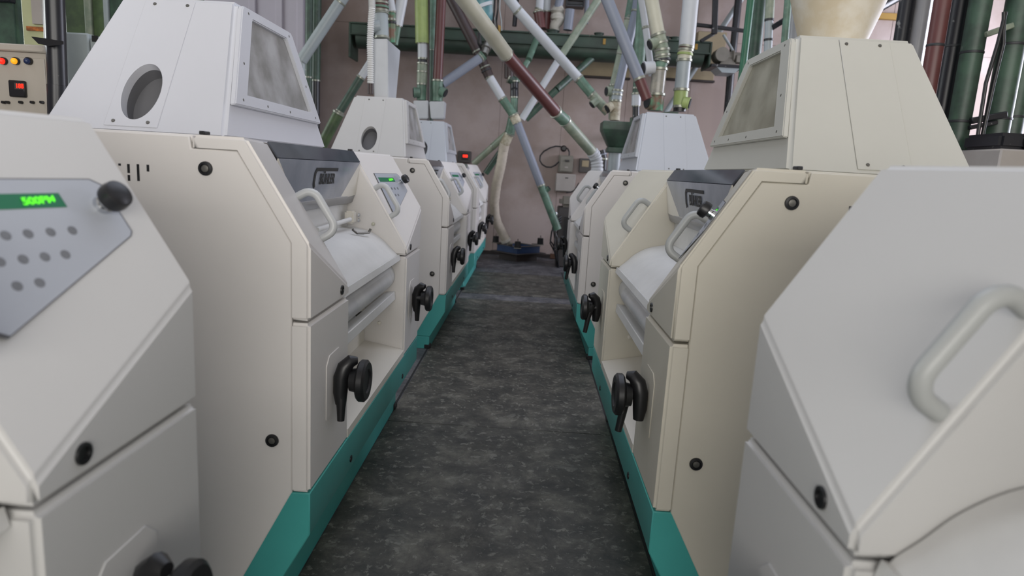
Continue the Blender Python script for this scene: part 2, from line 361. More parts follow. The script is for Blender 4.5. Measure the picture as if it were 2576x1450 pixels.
# 'slanted panel' plane: v as a function of (a, z)
def vs(a, z): return .171-(.171/.275)*(ZT-z)+.109*(a/.4)
def sp(u_of, a, z, lift=0):
    q = m_(u_of(a), vs(a, z), z)
    if lift:
        e1 = m_(u_of(.3), vs(.3, 1.3), 1.3)-m_(u_of(.1), vs(.1, 1.3), 1.3); e2 = m_(u_of(.1), vs(.1, 1.4), 1.4)-m_(u_of(.1), vs(.1, 1.3), 1.3)
        n = e1.cross(e2).normalized()
        if n.x < 0: n = -n
        q = q+n*lift
    return q
def roller_mill(label, front_x, y_near, right=False, body=WW, hood=WH, slant=None, pane=PANE, handle_m=HANDLE, detail=2, lcd='on', lever_out=False):
    slant = slant or body
    t = thing('roller_mill', label, 'mill', ((front_x+D/2) if right else (front_x-D/2), y_near+W/2, 0), PI if right else 0, 'roller mills in two rows along the aisle')
    # ---- teal base: kicked-in plinth on both long sides
    prof = [(0, .432), (0, .30), (.11, .098), (D-.11, .098), (D, .30), (D, .432)]
    MB().prism([m_(.004, v, z) for v, z in prof], (0, W-.008, 0)).bevel(.003, 1).build('base_skirt', TEAL, t)
    MB().box(m_(.002, D-.115, .0), m_(W-.002, .115, .097)).bevel(.003, 1).build('base_plinth', TEAL, t)
    for u0 in (-.001, W-.059):
        for v0 in (.104, D-.154): MB().box(m_(u0, v0+.05, 0), m_(u0+.06, v0, .036)).bevel(.006, 1).build('foot_pad', RUB, t)
    for u in (.448, 1.411):
        MB().lathe(m_(u, .006, .335), (1, 0, 0), [(0, .013), (.009, .013), (.011, .006)], 12).build('skirt_bolt', BLK, t)
    # ---- core, rear covers
    core = [(.34, .44), (.34, 1.43), (D-.19, 1.43), (D-.06, 1.165), (D-.06, .44)]
    mbc = MB().prism([m_(.02, v, z) for v, z in core], (0, W-.04, 0)); mbc.build('frame_core', CHEEK, t)
    MB().hull([m_(u, v, z) for u in (.012, W-.012) for v, z in ((D-.32, ZT), (D-.171, ZT), (D, 1.17), (D, .434), (D-.3, .434))]).bevel(.008).build('rear_cover', body, t)
    MB().box(m_(.012, D-.32, 1.425), m_(W-.012, .322, ZT)).bevel(.003, 1).build('top_plate', body, t)
    # ---- both end panels
    sprof = [(.052, .434), (.052, 1.17), (.197, 1.408), (.322, 1.408), (.326, 1.441), (D-.326, 1.441), (D-.322, 1.408), (D-.197, 1.408), (D-.052, 1.17), (D-.052, .434), (D-.2, .15), (D-.23, .1), (.23, .1), (.2, .15)]
    for far in (0, 1):
        u0 = W-.0225 if far else .0015
        sd = MB().prism([m_(u0, v, z) for v, z in sprof], (0, .021, 0)).bevel(.003, 1).build('side_panel', body, t)
        ue = W-.0015 if far else .0015; dr = -1 if not far else 1
        for v, z in ((.283, 1.357), (.109, .592), (D-.283, 1.357), (D-.109, .592)):
            MB().lathe(m_(ue, v, z), (0, dr, 0), [(0, .0195), (.005, .0185), (.006, .013), (.002, .0125), (.002, .0001)], 20).build('panel_bolt', BLK, t)
            MB().lathe(m_(ue, v, z), (0, dr, 0), [(0, .0105), (.0045, .0095), (.0055, .004)], 12).build('bolt_head', STEEL, t)
        sl = MB()
        for v, z0, z1 in ((.44, 1.34, 1.358), (.467, 1.313, 1.358), (.493, 1.333, 1.357), (.493, 1.312, 1.328), (.517, 1.351, 1.357)):
            if detail < 2: break
            MB().box(m_(ue-.001*(-dr if 0 else 1)-.0005, v+.0035, z0), m_(ue+.0016, v-.0035, z1)).build('vent_slot', INK, t) if far else MB().box(m_(ue-.0006, v+.0035, z0), m_(ue+.004, v-.0035, z1)).build('vent_slot', INK, t)
        sl.bm.free()
    # ---- front covers at each end
    for far in (0, 1):
        U = mirror_u(far); s = -1 if far else 1
        def q(a, v, z): return m_(U(a), v, z)
        up = [q(.0, .171, ZT), q(0, 0, 1.17), q(0, 0, .952), q(0, .05, .952), q(0, .05, 1.17), q(0, .195, 1.41), q(0, .32, 1.41), q(0, .32, ZT)]
        st = MB().prism(up, (0, s*.03, 0))
        c = MB().hull([q(.0225, .171, ZT), q(.0225, 0, 1.17), q(.0225, 0, .952), q(.0225, .32, .952), q(.0225, .32, ZT),
                       q(.4, .28, ZT), q(.4, 0, .985), q(.4, 0, .952), q(.4, .345, .952), q(.4, .345, ZT)])
        # single solid: outer end is the strip cheek, the bulk reaches to the recess
        c.bm.free(); st.bm.free()
        c = MB().hull([q(0, .171, ZT), q(0, 0, 1.17), q(0, 0, .952), q(0, .05, .952), q(0, .05, 1.17), q(0, .32, ZT), q(0, .3, 1.43),
                       q(.026, .32, .952), q(.4, .28, ZT), q(.4, 0, .985), q(.4, 0, .952), q(.4, .345, .952), q(.4, .345, ZT)])
        cov = c.bevel(.009, 3, .25).build('upper_cover', slant, t)
        # relief so that the end panel lies flush behind the cheek strip
        boolean(cov, MB().prism([q(-.02, v, z) for v, z in ((.05, .9), (.05, 1.1705), (.1955, 1.4105), (.40, 1.4105), (.40, .9))], (0, s*.044, 0)))
        lo = MB().hull([q(0, 0, .434), q(0, 0, .945), q(0, .05, .945), q(0, .05, .434), q(.026, .29, .434), q(.026, .29, .945), q(.4, 0, .434), q(.4, 0, .945), q(.4, .29, .434), q(.4, .29, .945)])
        low = lo.bevel(.009, 3, .25).build('lower_cover', body, t)
        boolean(low, MB().prism([q(-.02, v, z) for v, z in ((.05, .4), (.05, .99), (.40, .99), (.40, .4))], (0, s*.044, 0)))
        # catch, top hinge clips
        MB().lathe(q(.31, .004, .986), (1, 0, 0), [(0, .0165), (.008, .0155), (.0085, .010), (.005, .0095), (.005, .0001)], 16).build('cover_catch', BLK, t)
        if bool(far) == right: MB().obox(q(.035, .30, ZT+.006), (.008, 0, 0), (0, .017, 0), (0, 0, .005)).bevel(.002, 1).build('hinge_clip', BLK, t)
        else: MB().obox(q(.395, .292, ZT+.006), (.008, 0, 0), (0, .017, 0), (0, 0, .005)).bevel(.002, 1).build('hinge_clip', BLK, t)
        # service plate, lever and hand wheel
        ka = .225
        pl = [(ka-.075, .60), (ka-.075, .775), (ka-.045, .803), (ka+.055, .803), (ka+.085, .775), (ka+.085, .60)]
        MB().prism([q(a, .0005, z) for a, z in pl], (.003, 0, 0)).bevel(.002, 1).build('service_plate', body, t)
        def kv(a, o, z): return Vector((D/2+o, U(a)-W/2, z))
        lv = thing_part('clamp_assembly', t)
        MB().tube([kv(ka+.02, .072, .772), kv(ka+.012, .054, .772), kv(ka+.002, .036, .752), kv(ka-.002, .027, .72), kv(ka-.004, .025, .67), kv(ka-.006, .027, .632)],
                  [.012, .021, .025, .025, .023, .017], 12).build('clamp_lever', BLK, lv)
        if lever_out and not far or (right and far): tip = [kv(ka+.03, .055, .73), kv(ka+.03, .07, .66), kv(ka+.03, .082, .575)]
        else: tip = [kv(ka-.006, .028, .66), kv(ka-.012, .03, .62), kv(ka-.014, .03, .578)]
        MB().tube(tip, [.019, .014, .0115], 10).build('lever_tip', BLK, lv)
        MB().lathe(kv(ka+.012, .03, .708), (1, 0, 0), [(0, .014), (.022, .014), (.024, .036), (.044, .04), (.05, .062), (.056, .068), (.072, .068), (.079, .060), (.079, .040), (.074, .036), (.074, .0002)], 28).build('hand_wheel', BLK, lv)
        # grab handle on the slanted panel, near the recess
        nrm = (sp(U, .2, 1.3, 1)-sp(U, .2, 1.3))
        handle(t, sp(U, .379, 1.275), sp(U, .379, 1.143), nrm, .056, .0135, handle_m)
        if far:      # keypad panel
            pan = [(W-1.525, 1.346), (W-1.765, 1.346), (W-1.782, 1.336), (W-1.782, 1.262), (W-1.775, 1.255), (W-1.512, 1.147), (W-1.495, 1.158)]
            MB().prism([sp(U, a, z, .0006) for a, z in pan], nrm*.0012).build('control_panel', PEDGE, t)
            cpx = sum(a for a, z in pan)/7; cpz = sum(z for a, z in pan)/7
            MB().prism([sp(U, cpx+(a-cpx)*.975, cpz+(z-cpz)*.975, .0016) for a, z in pan], nrm*.0012).build('keypad_sheet', PANEL, t)
            MB().prism([sp(U, W-u, z, .0025) for u, z in ((1.54, 1.324), (1.698, 1.324), (1.698, 1.3035), (1.54, 1.3035))], nrm*.0012).build('display', LCDOFF, t)
            xd = sp(U, W-1.698, 1.31)-sp(U, W-1.54, 1.31); yd = sp(U, W-1.6, 1.33)-sp(U, W-1.6, 1.30)
            if lcd == 'on': text('display_digits', '500PM', .0165, LCDON, t, sp(U, W-1.662, 1.3135, .0042), xd, yd, 1.15)
            for z, us in ((1.27, (1.683, 1.65, 1.618, 1.588)), (1.238, (1.65, 1.62, 1.59, 1.56)), (1.206, (1.591, 1.561))):
                for u in us:
                    if detail < 1: break
                    MB().lathe(sp(U, W-u, z, .0024), nrm, [(0, .0078), (.0008, .0074)], 10).build('key_button', BTN, t)
            kp = sp(U, W-1.757, 1.304, .002); kx = nrm.normalized()
            MB().lathe(kp, kx, [(0, .016), (.010, .016), (.012, .0135), (.024, .0135)], 20).build('knob_collar', CHR, t)
            MB().lathe(kp+kx*.02, kx, [(0, .014), (.003, .023), (.012, .0245), (.024, .0225), (.027, .018), (.028, .002)], 20).build('key_knob', BLK, t)
    # ---- feed hopper screen in the recess
    ua, ub = .403, W-.403
    MB().prism([m_(ua, .278, ZT-.001), m_(ub, .278, ZT-.001), m_(ub, .244, 1.394), m_(ua, .244, 1.394)], V(.004, 0, .003)).build('screen_top', SCRTOP, t)
    MB().prism([m_(ua, .244, 1.394), m_(ub, .244, 1.394), m_(1.19, .272, 1.225), m_(.65, .272, 1.225)], (.004, 0, 0)).build('screen_front', SCREEN, t)
    for sgn, e, bx in ((0, ua, .65), (1, ub, 1.19)):
        MB().prism([m_(e, .244, 1.394), m_(e, .264, 1.238), m_(bx, .272, 1.225)], (.004, 0, 0)).build('screen_wing', CHEEK, t)
    MB().hull([m_(u, v, z) for u in (ua, ub) for v, z in ((.262, 1.238), (.276, 1.198), (.34, 1.198), (.34, 1.238))]).bevel(.004, 1).build('screen_lip', FGREY, t)
    MB().box(m_(ua, .299, 1.22), m_(ub, .296, ZT-.002)).build('hopper_back', BOXL, t)
    sd = (m_(0, .244, 1.394)-m_(0, .272, 1.225)).normalized()
    text('maker_name', 'BÜHLER', .060, INK, t, m_(.955, .2565, 1.319)+V(.0075, 0, 0), (0, 1, 0), sd, .92)
    br = [(.812, 1.292), (.802, 1.306), (.802, 1.343), (.812, 1.353), (1.085, 1.353), (1.085, 1.366), (.802, 1.366), (.784, 1.350), (.784, 1.302), (.800, 1.284)]
    def on_screen(u, z): return m_(u, .244+.028*(1.394-z)/.169, z)+V(.0062, 0, 0)
    MB().prism([on_screen(u, z) for u, z in br], (.001, 0, 0)).build('maker_bracket', INK, t)
    # ---- recess: back wall, roll guards, ledges, tray
    MB().box(m_(ua, .31, 1.06), m_(ub, .30, 1.2)).build('recess_back', DUSTY, t)
    arc = [(.300, 1.086), (.240, 1.076), (.174, 1.058), (.118, 1.024), (.078, .985), (.047, .956), (.040, .928)]
    MB().sheet([m_(0, v, z) for v, z in smooth_prof(arc)], (0, ua, 0), (0, ub, 0), (-.012, 0, -.006)).bevel(.002, 1).build('roll_guard', DUSTY, t)
    MB().sheet([m_(0, v, z) for v, z in ((.062, .948), (.036, .956), (.030, .93), (.05, .920))], (0, ua, 0), (0, ub, 0), (-.004, 0, -.004)).build('guard_lip', DUSTY, t)
    cyl = [(.085, .925)]+[(.16-.105*math.cos(a), .845+.085*math.sin(a)) for a in [math.radians(k) for k in range(60, -71, -13)]]+[(.13, .755)]
    MB().sheet([m_(0, v, z) for v, z in cyl], (0, ua, 0), (0, ub, 0), (-.01, 0, 0)).build('roll_cover', ROLLC, t)
    gl = [(.165-.1205*math.cos(a), .842+.07*math.sin(a)) for a in [math.radians(k) for k in range(38, -46, -12)]]
    MB().sheet([m_(0, v, z) for v, z in gl], (0, ua+.16, 0), (0, ub-.12, 0), (-.006, 0, 0)).build('inspection_window', ROLLC, t)
    MB().hull([m_(u, v, z) for u in (ua, ub) for v, z in ((.052, .770), (.048, .728), (.08, .722), (.10, .765))]).bevel(.003, 1).build('front_ledge', DUSTY, t)
    MB().box(m_(ua, .225, .44), m_(ub, .205, .95)).build('recess_plate', CHEEK, t)
    MB().hull([m_(u, v, z) for u in (ua, ub) for v, z in ((-.0, .466), (.212, .507), (.212, .44), (0, .436))]).build('catch_tray', CHEEK, t)
    MB().tube([m_(.62, .175, .715), m_(1.12, .175, .70)], .011, 8).build('lower_rod', DUSTY, t)
    MB().box(m_(1.13, .2, .68), m_(1.18, .14, .715)).bevel(.004, 1).build('rod_bracket', RUST if body is CRB else STEEL, t)
    for z in (.545, ):
        MB().lathe(m_(1.44 if not right else .40, .13, .60), (0, -1 if not right else 1, 0), [(0, .010), (.006, .009), (.008, .004)], 10).build('stud', CHEEK, t)
    # small fittings above the roll guard
    MB().tube([m_(.86, .262, 1.117), m_(1.30, .248, 1.128)], .0105, 10).build('feed_rod', DUSTY, t)
    MB().obox(m_(1.36, .262, 1.135), (.022, 0, 0), (0, .03, 0), (0, 0, .03)).bevel(.008, 2).build('rod_housing', RUST if body is CRB else CHEEK, t)
    for z in (1.118, 1.143): MB().lathe(m_(1.40, .236, z), (1, 0, 0), [(0, .0095), (.008, .009), (.011, .005)], 10).build('bright_bolt', CHR, t)
    lvp = [m_(1.19, .205, 1.092), m_(1.21, .19, 1.075), m_(1.25, .17, 1.072), m_(1.29, .155, 1.072), m_(1.30, .15, 1.088)]
    MB().tube(lvp, .006, 8).build('guard_catch', RUST if body is CRB else STEEL, t)
    MB().lathe(m_(1.437, .17, 1.10), (0, -1, 0), [(0, .009), (.010, .008), (.012, .003)], 10).build('yellowed_stud', PCREAM, t)
    # ---- hood: hollow frustum
    b0, b1, t0, t1, bv0, bv1, tv0, tv1, zt = .385, 1.455, .68, 1.16, .41, 1.03, .495, .905, 1.935
    def fr(k):
        return [m_(b0+k, bv0+k, ZT), m_(b1-k, bv0+k, ZT), m_(b1-k, bv1-k, ZT), m_(b0+k, bv1-k, ZT), m_(t0+k, tv0+k, zt), m_(t1-k, tv0+k, zt), m_(t1-k, tv1-k, zt), m_(t0+k, tv1-k, zt)]
    hd = MB().hull(fr(0)).bevel(.014, 3, .3).build('hood', hood, t)
    inn = fr(.014); inn = [p+V(0, 0, -.05 if i < 4 else -.014) for i, p in enumerate(inn)]
    boolean(hd, MB().hull(inn))
    def hf(u, z, o=0):   # point on the hood's aisle face
        k = (z-ZT)/(zt-ZT); return m_(u, bv0+(tv0-bv0)*k, z)+V(o*.985, 0, o*.17)
    pane_l = [(.585, 1.602), (.742, 1.872), (.752, 1.884), (1.088, 1.884), (1.098, 1.872), (1.255, 1.602)]
    boolean(hd, MB().prism([hf(u, z, -.03) for u, z in pane_l], V(.06, 0, .01)))
    fo = [(.470, 1.560), (.672, 1.905), (.690, 1.921), (1.150, 1.921), (1.168, 1.905), (1.370, 1.560)]
    MB().ring([hf(u, z, -.001) for u, z in fo], [hf(u, z, -.001) for u, z in pane_l], V(.021, 0, .0037)).bevel(.004, 2).build('window_frame', hood, t)
    MB().prism([hf(u, z, .002) for u, z in pane_l], V(.004, 0, .0007)).build('window_pane', pane, t)
    if detail >= 1:
        for u, z in ((.54, 1.581), (.75, 1.579), (.98, 1.579), (1.30, 1.581), (.60, 1.71), (.72, 1.90), (1.12, 1.90), (1.235, 1.71)):
            MB().lathe(hf(u, z, .018), (1, 0, .17), [(0, .006), (.003, .005)], 8).build('frame_screw', STEEL, t)
    MB().lathe(m_(.92, .70, 1.43), (0, 0, 1), [(0, .17), (.46, .17)], 24).build('feed_cylinder', FGREY, t)
    # end plates of the hood (a round port in one of them)
    for far in (0, 1):
        def hn(v, z, o=0):
            k = (z-ZT)/(zt-ZT); u = b0+(t0-b0)*k
            p = V(D/2-v, (W-u if far else u)-W/2, z); n = V(0, (1 if far else -1)*.857, .515); return p+n*o
        v0, v1 = .638, .815
        pts = [(v0, 1.468), (v0, 1.922), (v1, 1.922), (v1, 1.468)]
        nn = hn(.7, 1.6, 1)-hn(.7, 1.6)
        pl = MB().prism([hn(v, z, .0002) for v, z in pts], nn*.0028).bevel(.0012, 1).build('port_plate', hood, t)
        if not far:
            c = hn(.725, 1.587); e1 = V(1, 0, 0); e2 = nn.cross(e1).normalized()
            def ell(k, o): return [c+e1*(.0635*k*math.cos(a))+e2*(.1125*k*math.sin(a))+nn*o for a in [2*PI*i/56 for i in range(56)]]
            for o_ in (pl, hd): boolean(o_, MB().prism(ell(1, -.06), nn*.12))
            MB().ring(ell(1.06, -.075), ell(1.004, -.075), nn*.066).build('port_liner', LINER, t)
            MB().prism(ell(1.05, -.08), nn*.006).build('port_cover', LINER, t)
        for v, z in ((.661, 1.905), (.778, 1.905), (.672, 1.483), (.787, 1.483)):
            MB().lathe(hn(v, z, .003), nn, [(0, .0065), (.003, .0055)], 8).build('plate_screw', STEEL, t)
    return t
def thing_part(name, parent):
    o = bpy.data.objects.new(name, None); C.objects.link(o); o.parent = parent; o.empty_display_size = .05; return o
FXL, FXR = -.588, .424
roller_mill('white roller mill nearest the camera on the left, keypad at left edge', FXL+.002, 1.1225-W, body=GW, slant=GW, hood=WH, lcd='on')
roller_mill('white roller mill second in the left row, round port in its hood', FXL, 1.742, body=WW, hood=WH, lcd='on')
roller_mill('white roller mill third in the left row, under the tapered inlet box', FXL, 4.838, body=WW, hood=GW, lcd='off', detail=1)
roller_mill('white roller mill last in the left row, under twin green and maroon spouts', FXL+.009, 7.377, body=WW, hood=COOL, lcd='off', detail=0)
roller_mill('white roller mill nearest the camera on the right, large grey grab handle at right edge', FXR, 1.1391-W, True, body=GW, slant=GW, hood=WH, handle_m=HGREY)
roller_mill('cream roller mill second in the right row, under the stained white hopper', FXR, 1.773, True, body=CRB, hood=CRM, pane=PANEC, handle_m=HGREY, lever_out=True)
roller_mill('grey-white roller mill last in the right row, under the lime green spout', FXR-.008, 4.815, True, body=WW, hood=COOL, detail=1, handle_m=HGREY)
# ================================================================ pipework
def put(mb, name, m, t, smooth=40):
    """build a part whose mesh was laid out in world coordinates under thing t"""
    bmesh.ops.translate(mb.bm, verts=mb.bm.verts, vec=-t.location); return mb.build(name, m, t, smooth)
def wr(wpx, Y): return wpx/2*Y/FPX
def spout(label, segs, rings=(), cat='pipe', name='spout_pipe', joint=CLAMP, group=None, up=True, n=18):
    """pipe run: segs = (x0,y0,Y0, x1,y1,Y1, width in px, material[, part name]); a clamp band sits on every joint"""
    pts = [(P(*s[0:3]), P(*s[3:6]), wr(s[6], (s[2]+s[5])/2), s[7], s[8] if len(s) > 8 else 'pipe_section') for s in segs]
    low = min((p for a, b, *_ in pts for p in (a, b)), key=lambda p: p.z)
    t = thing(name, label, cat, low, 0, group)
    if up:
        a, b, *r = pts[0]; d = (a-b).normalized(); pts[0] = (a+d*min((ZC-a.z)/max(d.z, .05), 3.0), b, *r)
    for i, (a, b, r, m, nm) in enumerate(pts):
        put(MB().tube([a, b], r, n), nm, m, t)
        if i and joint and (a-pts[i-1][1]).length < .05:
            d = (b-a).normalized(); put(MB().lathe(a-d*.012, d, [(0, r*1.02), (.003, r*1.14), (.021, r*1.14), (.024, r*1.02)], n), 'clamp_band', joint, t)
    for i, f, m in rings:
        a, b, r, *_ = pts[i]
        if i == 0 and up: a = P(*segs[0][0:3])
        d = (b-a).normalized(); c = a+(b-a)*f
        put(MB().lathe(c-d*.011, d, [(0, r*1.02), (.003, r*1.12), (.019, r*1.12), (.022, r*1.02)], n), 'clamp_band', m, t)
    return t
def stub(t, p, q, wpx, m, name='side_port', mouth=DARK, Y=None):
    a, b = P(*p), P(q[0], q[1], p[2]-.015); r = wr(wpx, q[2]); d = (b-a).normalized()
    put(MB().tube([a, b], r, 16), name, m, t)
    put(MB().lathe(b-d*.006, d, [(0, r*1.01), (.002, r*1.1), (.012, r*1.1), (.013, r*.9)], 16), 'port_rim', m, t); put(MB().lathe(b+d*.006, d, [(0, r*.88), (.0095, r*.88)], 16), 'port_mouth', mouth, t)
def hopper(t, top, bot, z0, z1, m, name='inlet_funnel', th=None):
    """tapered box between two world rectangles (x0,x1,y0,y1)"""
    pts = [V(x, y, z) for (x0, x1, y0, y1), z in ((top, z1), (bot, z0)) for x in (x0, x1) for y in (y0, y1)]
    return put(MB().hull(pts).bevel(.008, 2, .3), name, m, t)

# --- third mill in the left row (L3)
t = thing('inlet_box', 'tapered white sheet metal inlet box on the third left mill hood', 'inlet', (FXL-.70, 5.75, 1.935))
a, b, c, d = P(926, 99, 5.62), P(976, 99, 5.62), P(942, 236, 5.62), P(977, 237, 5.62)
put(MB().hull([V(a.x, 5.6, a.z), V(b.x, 5.6, b.z), V(a.x, 6.12, a.z), V(b.x+.005, 6.12, b.z), V(c.x, 5.62, 1.93), V(d.x, 5.62, 1.93), V(c.x, 5.93, 1.93), V(d.x, 5.93, 1.93)]).bevel(.006, 2), 'box_shell', PWHITE, t)
put(MB().hull([V(x, y, z) for x in (c.x-.02, d.x+.02) for y in (5.60, 5.96) for z in (1.934, 1.941)]), 'flange', RUST, t)
t = spout('grey spout with side cap and stacked green clamps feeding the white inlet box', [
    (957, -6, 5.82, 957, 33, 5.82, 36, PMAR), (958, 33, 5.82, 961, 99, 5.80, 33, PGREY)],
    [(0, .05, PGRN), (0, .35, CLAMP), (0, .62, PGRN), (0, .85, CLAMP), (1, .95, CLAMP)])
stub(t, (956, 66, 5.78), (937, 67, 5.78), 30, PGREY, 'side_cap', FGREY)
spout('white and rusty green spout leaning behind the grey capped spout', [(979, -4, 6.0, 985, 30, 6.0, 22, PWHITE), (985, 30, 6.0, 986, 108, 6.0, 19, PRUST)], [(1, .25, CLAMP), (1, .35, BAND)])
spout('white diagonal spout with green foot running down behind the inlet box', [(1012, -4, 6.08, 999, 64, 6.08, 26, PWHITE), (999, 64, 6.08, 991, 112, 6.08, 20, PGRN)])
hp = [P(935, -8, 5.50), P(936, 20, 5.50), P(933, 60, 5.52), P(931, 110, 5.54), P(932, 160, 5.56), P(932, 210, 5.58)]
t = thing('ribbed_hose', 'white ribbed hose hanging down beside the tapered inlet box', 'hose', P(932, 238, 5.58))
sm = []
for i in range(len(hp)-1): sm += [hp[i].lerp(hp[i+1], k/18) for k in range(18)]
put(MB().tube([hp[0]+V(0, 0, 1.2)]+sm+[hp[-1]], [.02]+[.030 if k % 2 else .023 for k in range(len(sm)+1)], 12), 'hose_body', HOSE, t)
put(MB().tube([hp[-1], P(932, 237, 5.58)], .024, 14), 'hose_coupling', PBRN, t)
# --- fourth mill in the left row (L4)
Y4 = 8.25
t = spout('grey and lime striped spout with grey sleeve standing on the last left mill', [
    (1060, -4, Y4, 1062, 109, Y4, 32, PLIME), (1063, 109, Y4, 1063, 148, Y4, 23, PWHITE), (1063, 148, Y4, 1063, 160, Y4, 22, BAND),
    (1063, 160, Y4, 1061, 212, Y4, 25, PGG), (1061, 212, Y4, 1060, 252, Y4, 23, PGRN)], [(3, .4, CLAMP)])
stub(t, (1056, 233, Y4-.05), (1042, 233, Y4-.08), 24, PGRN)
def funnel(t, x0, x1, y0, xb0, xb1, y1, Y):
    a, b, c, d = P(x0, y0, Y), P(x1, y0, Y), P(xb0, y1, Y), P(xb1, y1, Y); h = .09
    put(MB().hull([V(p.x, Y+e, p.z) for p in (a, b) for e in (-h, h)]+[V(p.x, Y+e, p.z) for p in (c, d) for e in (-h*.8, h*.8)]).bevel(.01, 2, .3), 'inlet_funnel', PDUST if 0 else PWHITE, t)
funnel(t, 1042, 1080, 255, 1050, 1079, 300, Y4)
t = spout('maroon spout with green elbow standing on the last left mill', [
    (1110, -4, Y4, 1101, 203, Y4, 23, PMAR), (1101, 203, Y4, 1100, 255, Y4, 26, PGRN)])
stub(t, (1108, 228, Y4-.06), (1119, 234, Y4-.16), 22, PGRN)
funnel(t, 1082, 1121, 257, 1086, 1118, 300, Y4)
spout('thin green vertical spout hidden behind the maroon spout', [(1090, -4, 9.45, 1087, 125, 9.45, 16, PGRN), (1087, 125, 9.45, 1083, 330, 9.45, 12, PDGRN)])
spout('thin dark brown vertical pipe between lime and maroon spouts', [(1077, -4, 9.2, 1077, 330, 9.2, 7, PBRN)])
t = spout('blue-grey short spout rising from the maroon spout foot to a valve', [(1217, 138, 8.5, 1209, 145, 8.5, 23, PGRN), (1209, 145, 8.5, 1112, 212, 8.3, 22, PBLUE)], up=False)
put(MB().lathe(P(1217, 138, 8.5), P(1226, 112, 8.6)-P(1217, 138, 8.5), [(0, .05), (.09, .05), (.10, .065), (.13, .065), (.14, .05), (.2, .05)], 16), 'valve_body', STEEL, t)
put(MB().tube([P(1226, 112, 8.6), P(1212, 122, 8.58), P(1206, 108, 8.55), P(1205, 82, 8.55)], [.03, .035, .03, .02], 10), 'valve_lever', BLK, t)
# --- long diagonal spouts over the aisle
YH = 9.1
t = spout('dark brown, white, grey and green spout descending diagonally past the middle of the wall', [
    (1134, -4, YH, 1202, 128, YH, 26, PBRN), (1202, 128, YH, 1231, 194, YH, 24, PBRN), (1231, 194, YH, 1264, 249, YH, 21, PWHITE),
    (1264, 249, YH, 1292, 290, YH, 21, PGRN), (1292, 290, YH, 1301, 309, YH, 24, PDUST), (1301, 309, YH, 1361, 467, YH, 21, PBLUE), (1361, 467, YH, 1403, 578, YH, 20, PGRN)],
    [(1, .62, CLAMP), (1, .75, BAND)], up=True)
stub(t, (1368, 484, YH), (1380, 474, YH-.05), 13, PGRN)
t = spout('thick cream, maroon and green spout crossing the aisle diagonally to the right', [
    (1168, -4, 5.06, 1273, 137, 5.9, 38, PCREAM), (1273, 137, 5.9, 1398, 282, 6.5, 31, PMAR), (1398, 282, 6.5, 1422, 305, 6.62, 29, PGRN), (1422, 305, 6.62, 1489, 382, 7.0, 27, PGG)])
el = [P(1489, 382, 7.0), P(1496, 391, 7.02), P(1500, 401, 7.03), P(1502, 413, 7.03), P(1502, 428, 7.03), P(1502, 470, 7.03)]
sm = []
for i in range(len(el)-1): sm += [el[i].lerp(el[i+1], k/5) for k in range(5)]
put(MB().tube(sm+[el[-1]], [wr(31, 7) if k % 3 else wr(27, 7) for k in range(len(sm)+1)], 16), 'bellows_elbow', PWHITE, t)
YK = 8.2
t = spout('long white spout with green lower end descending to a funnel on the right', [
    (1279, -4, YK-.35, 1302, 26, YK-.3, 24, PWHITE), (1302, 26, YK-.3, 1456, 198, YK, 24, PWHITE), (1456, 198, YK, 1489, 238, YK, 23, PGRN), (1489, 238, YK, 1530, 283, YK, 23, PGG)])
stub(t, (1503, 252, YK-.03), (1490, 263, YK-.1), 19, PGG)
stub(t, (1519, 270, YK-.03), (1530, 276, YK-.16), 21, PDUST)
text('stencil_mark', 'R. O', .05, INK, t, P(1337, 76, YK-.09)-t.location, CR*.62-CU*.78, CR*.78+CU*.62)
spout('grey-green then white spout crossing downward to the left in front of the conveyor', [(1507, -4, 9.3, 1412, 140, 9.3, 18, PGG), (1412, 140, 9.3, 1313, 300, 9.3, 17, PWHITE)])
spout('green spout leaving the conveyor towards the middle joint', [(1355, 86, 9.86, 1330, 150, 9.55, 15, PGRN), (1330, 150, 9.6, 1300, 205, 9.52, 14, PGRN)], up=False, joint=None)
spout('long dark green spout running down left under the conveyor', [(1496, 140, 10.0, 1400, 226, 9.6, 17, PDGRN), (1400, 226, 9.6, 1322, 300, 9.6, 17, PDGRN)], up=False, joint=None)
spout('dusty grey-brown spout reaching down left from the middle joint', [(1276, 336, 9.5, 1240, 369, 9.6, 17, PGG), (1240, 369, 9.6, 1192, 412, 9.7, 16, PGG)], up=False)
spout('dark green spout below the grey-brown one, going down left', [(1284, 345, 9.85, 1222, 436, 9.95, 15, PDGRN)], up=False)
t = spout('black spout with round port dropping from the conveyor to the green joint', [
    (1281, 128, 9.35, 1281, 197, 9.35, 24, PBRN), (1281, 197, 9.35, 1294, 205, 9.35, 22, PDGRN), (1294, 205, 9.35, 1294, 245, 9.35, 20, BLKM), (1294, 245, 9.35, 1293, 285, 9.35, 18, PGRN),
    (1293, 285, 9.35, 1282, 336, 9.4, 24, PGRN), (1282, 336, 9.4, 1270, 362, 9.45, 24, PDUST)], up=False)
stub(t, (1294, 225, 9.33), (1294, 226, 9.24), 14, BLKM)
hs = [P(*q) for q in ((1270, 360, 9.45), (1266, 380, 9.5), (1260, 417, 9.55), (1249, 464, 9.65), (1243, 511, 9.75), (1245, 540, 9.85), (1251, 562, 9.92), (1260, 579, 9.98), (1273, 606, 10.05))]
sm = []
for i in range(len(hs)-1): sm += [hs[i].lerp(hs[i+1], k/9) for k in range(9)]
t = thing('flexible_hose', 'cream ribbed flexible hose curving down into the blue floor tray', 'hose', hs[-1])
put(MB().tube(sm+[hs[-1]], [.073 if k % 2 else .069 for k in range(len(sm)+1)], 16), 'hose_body', HOSEC, t)
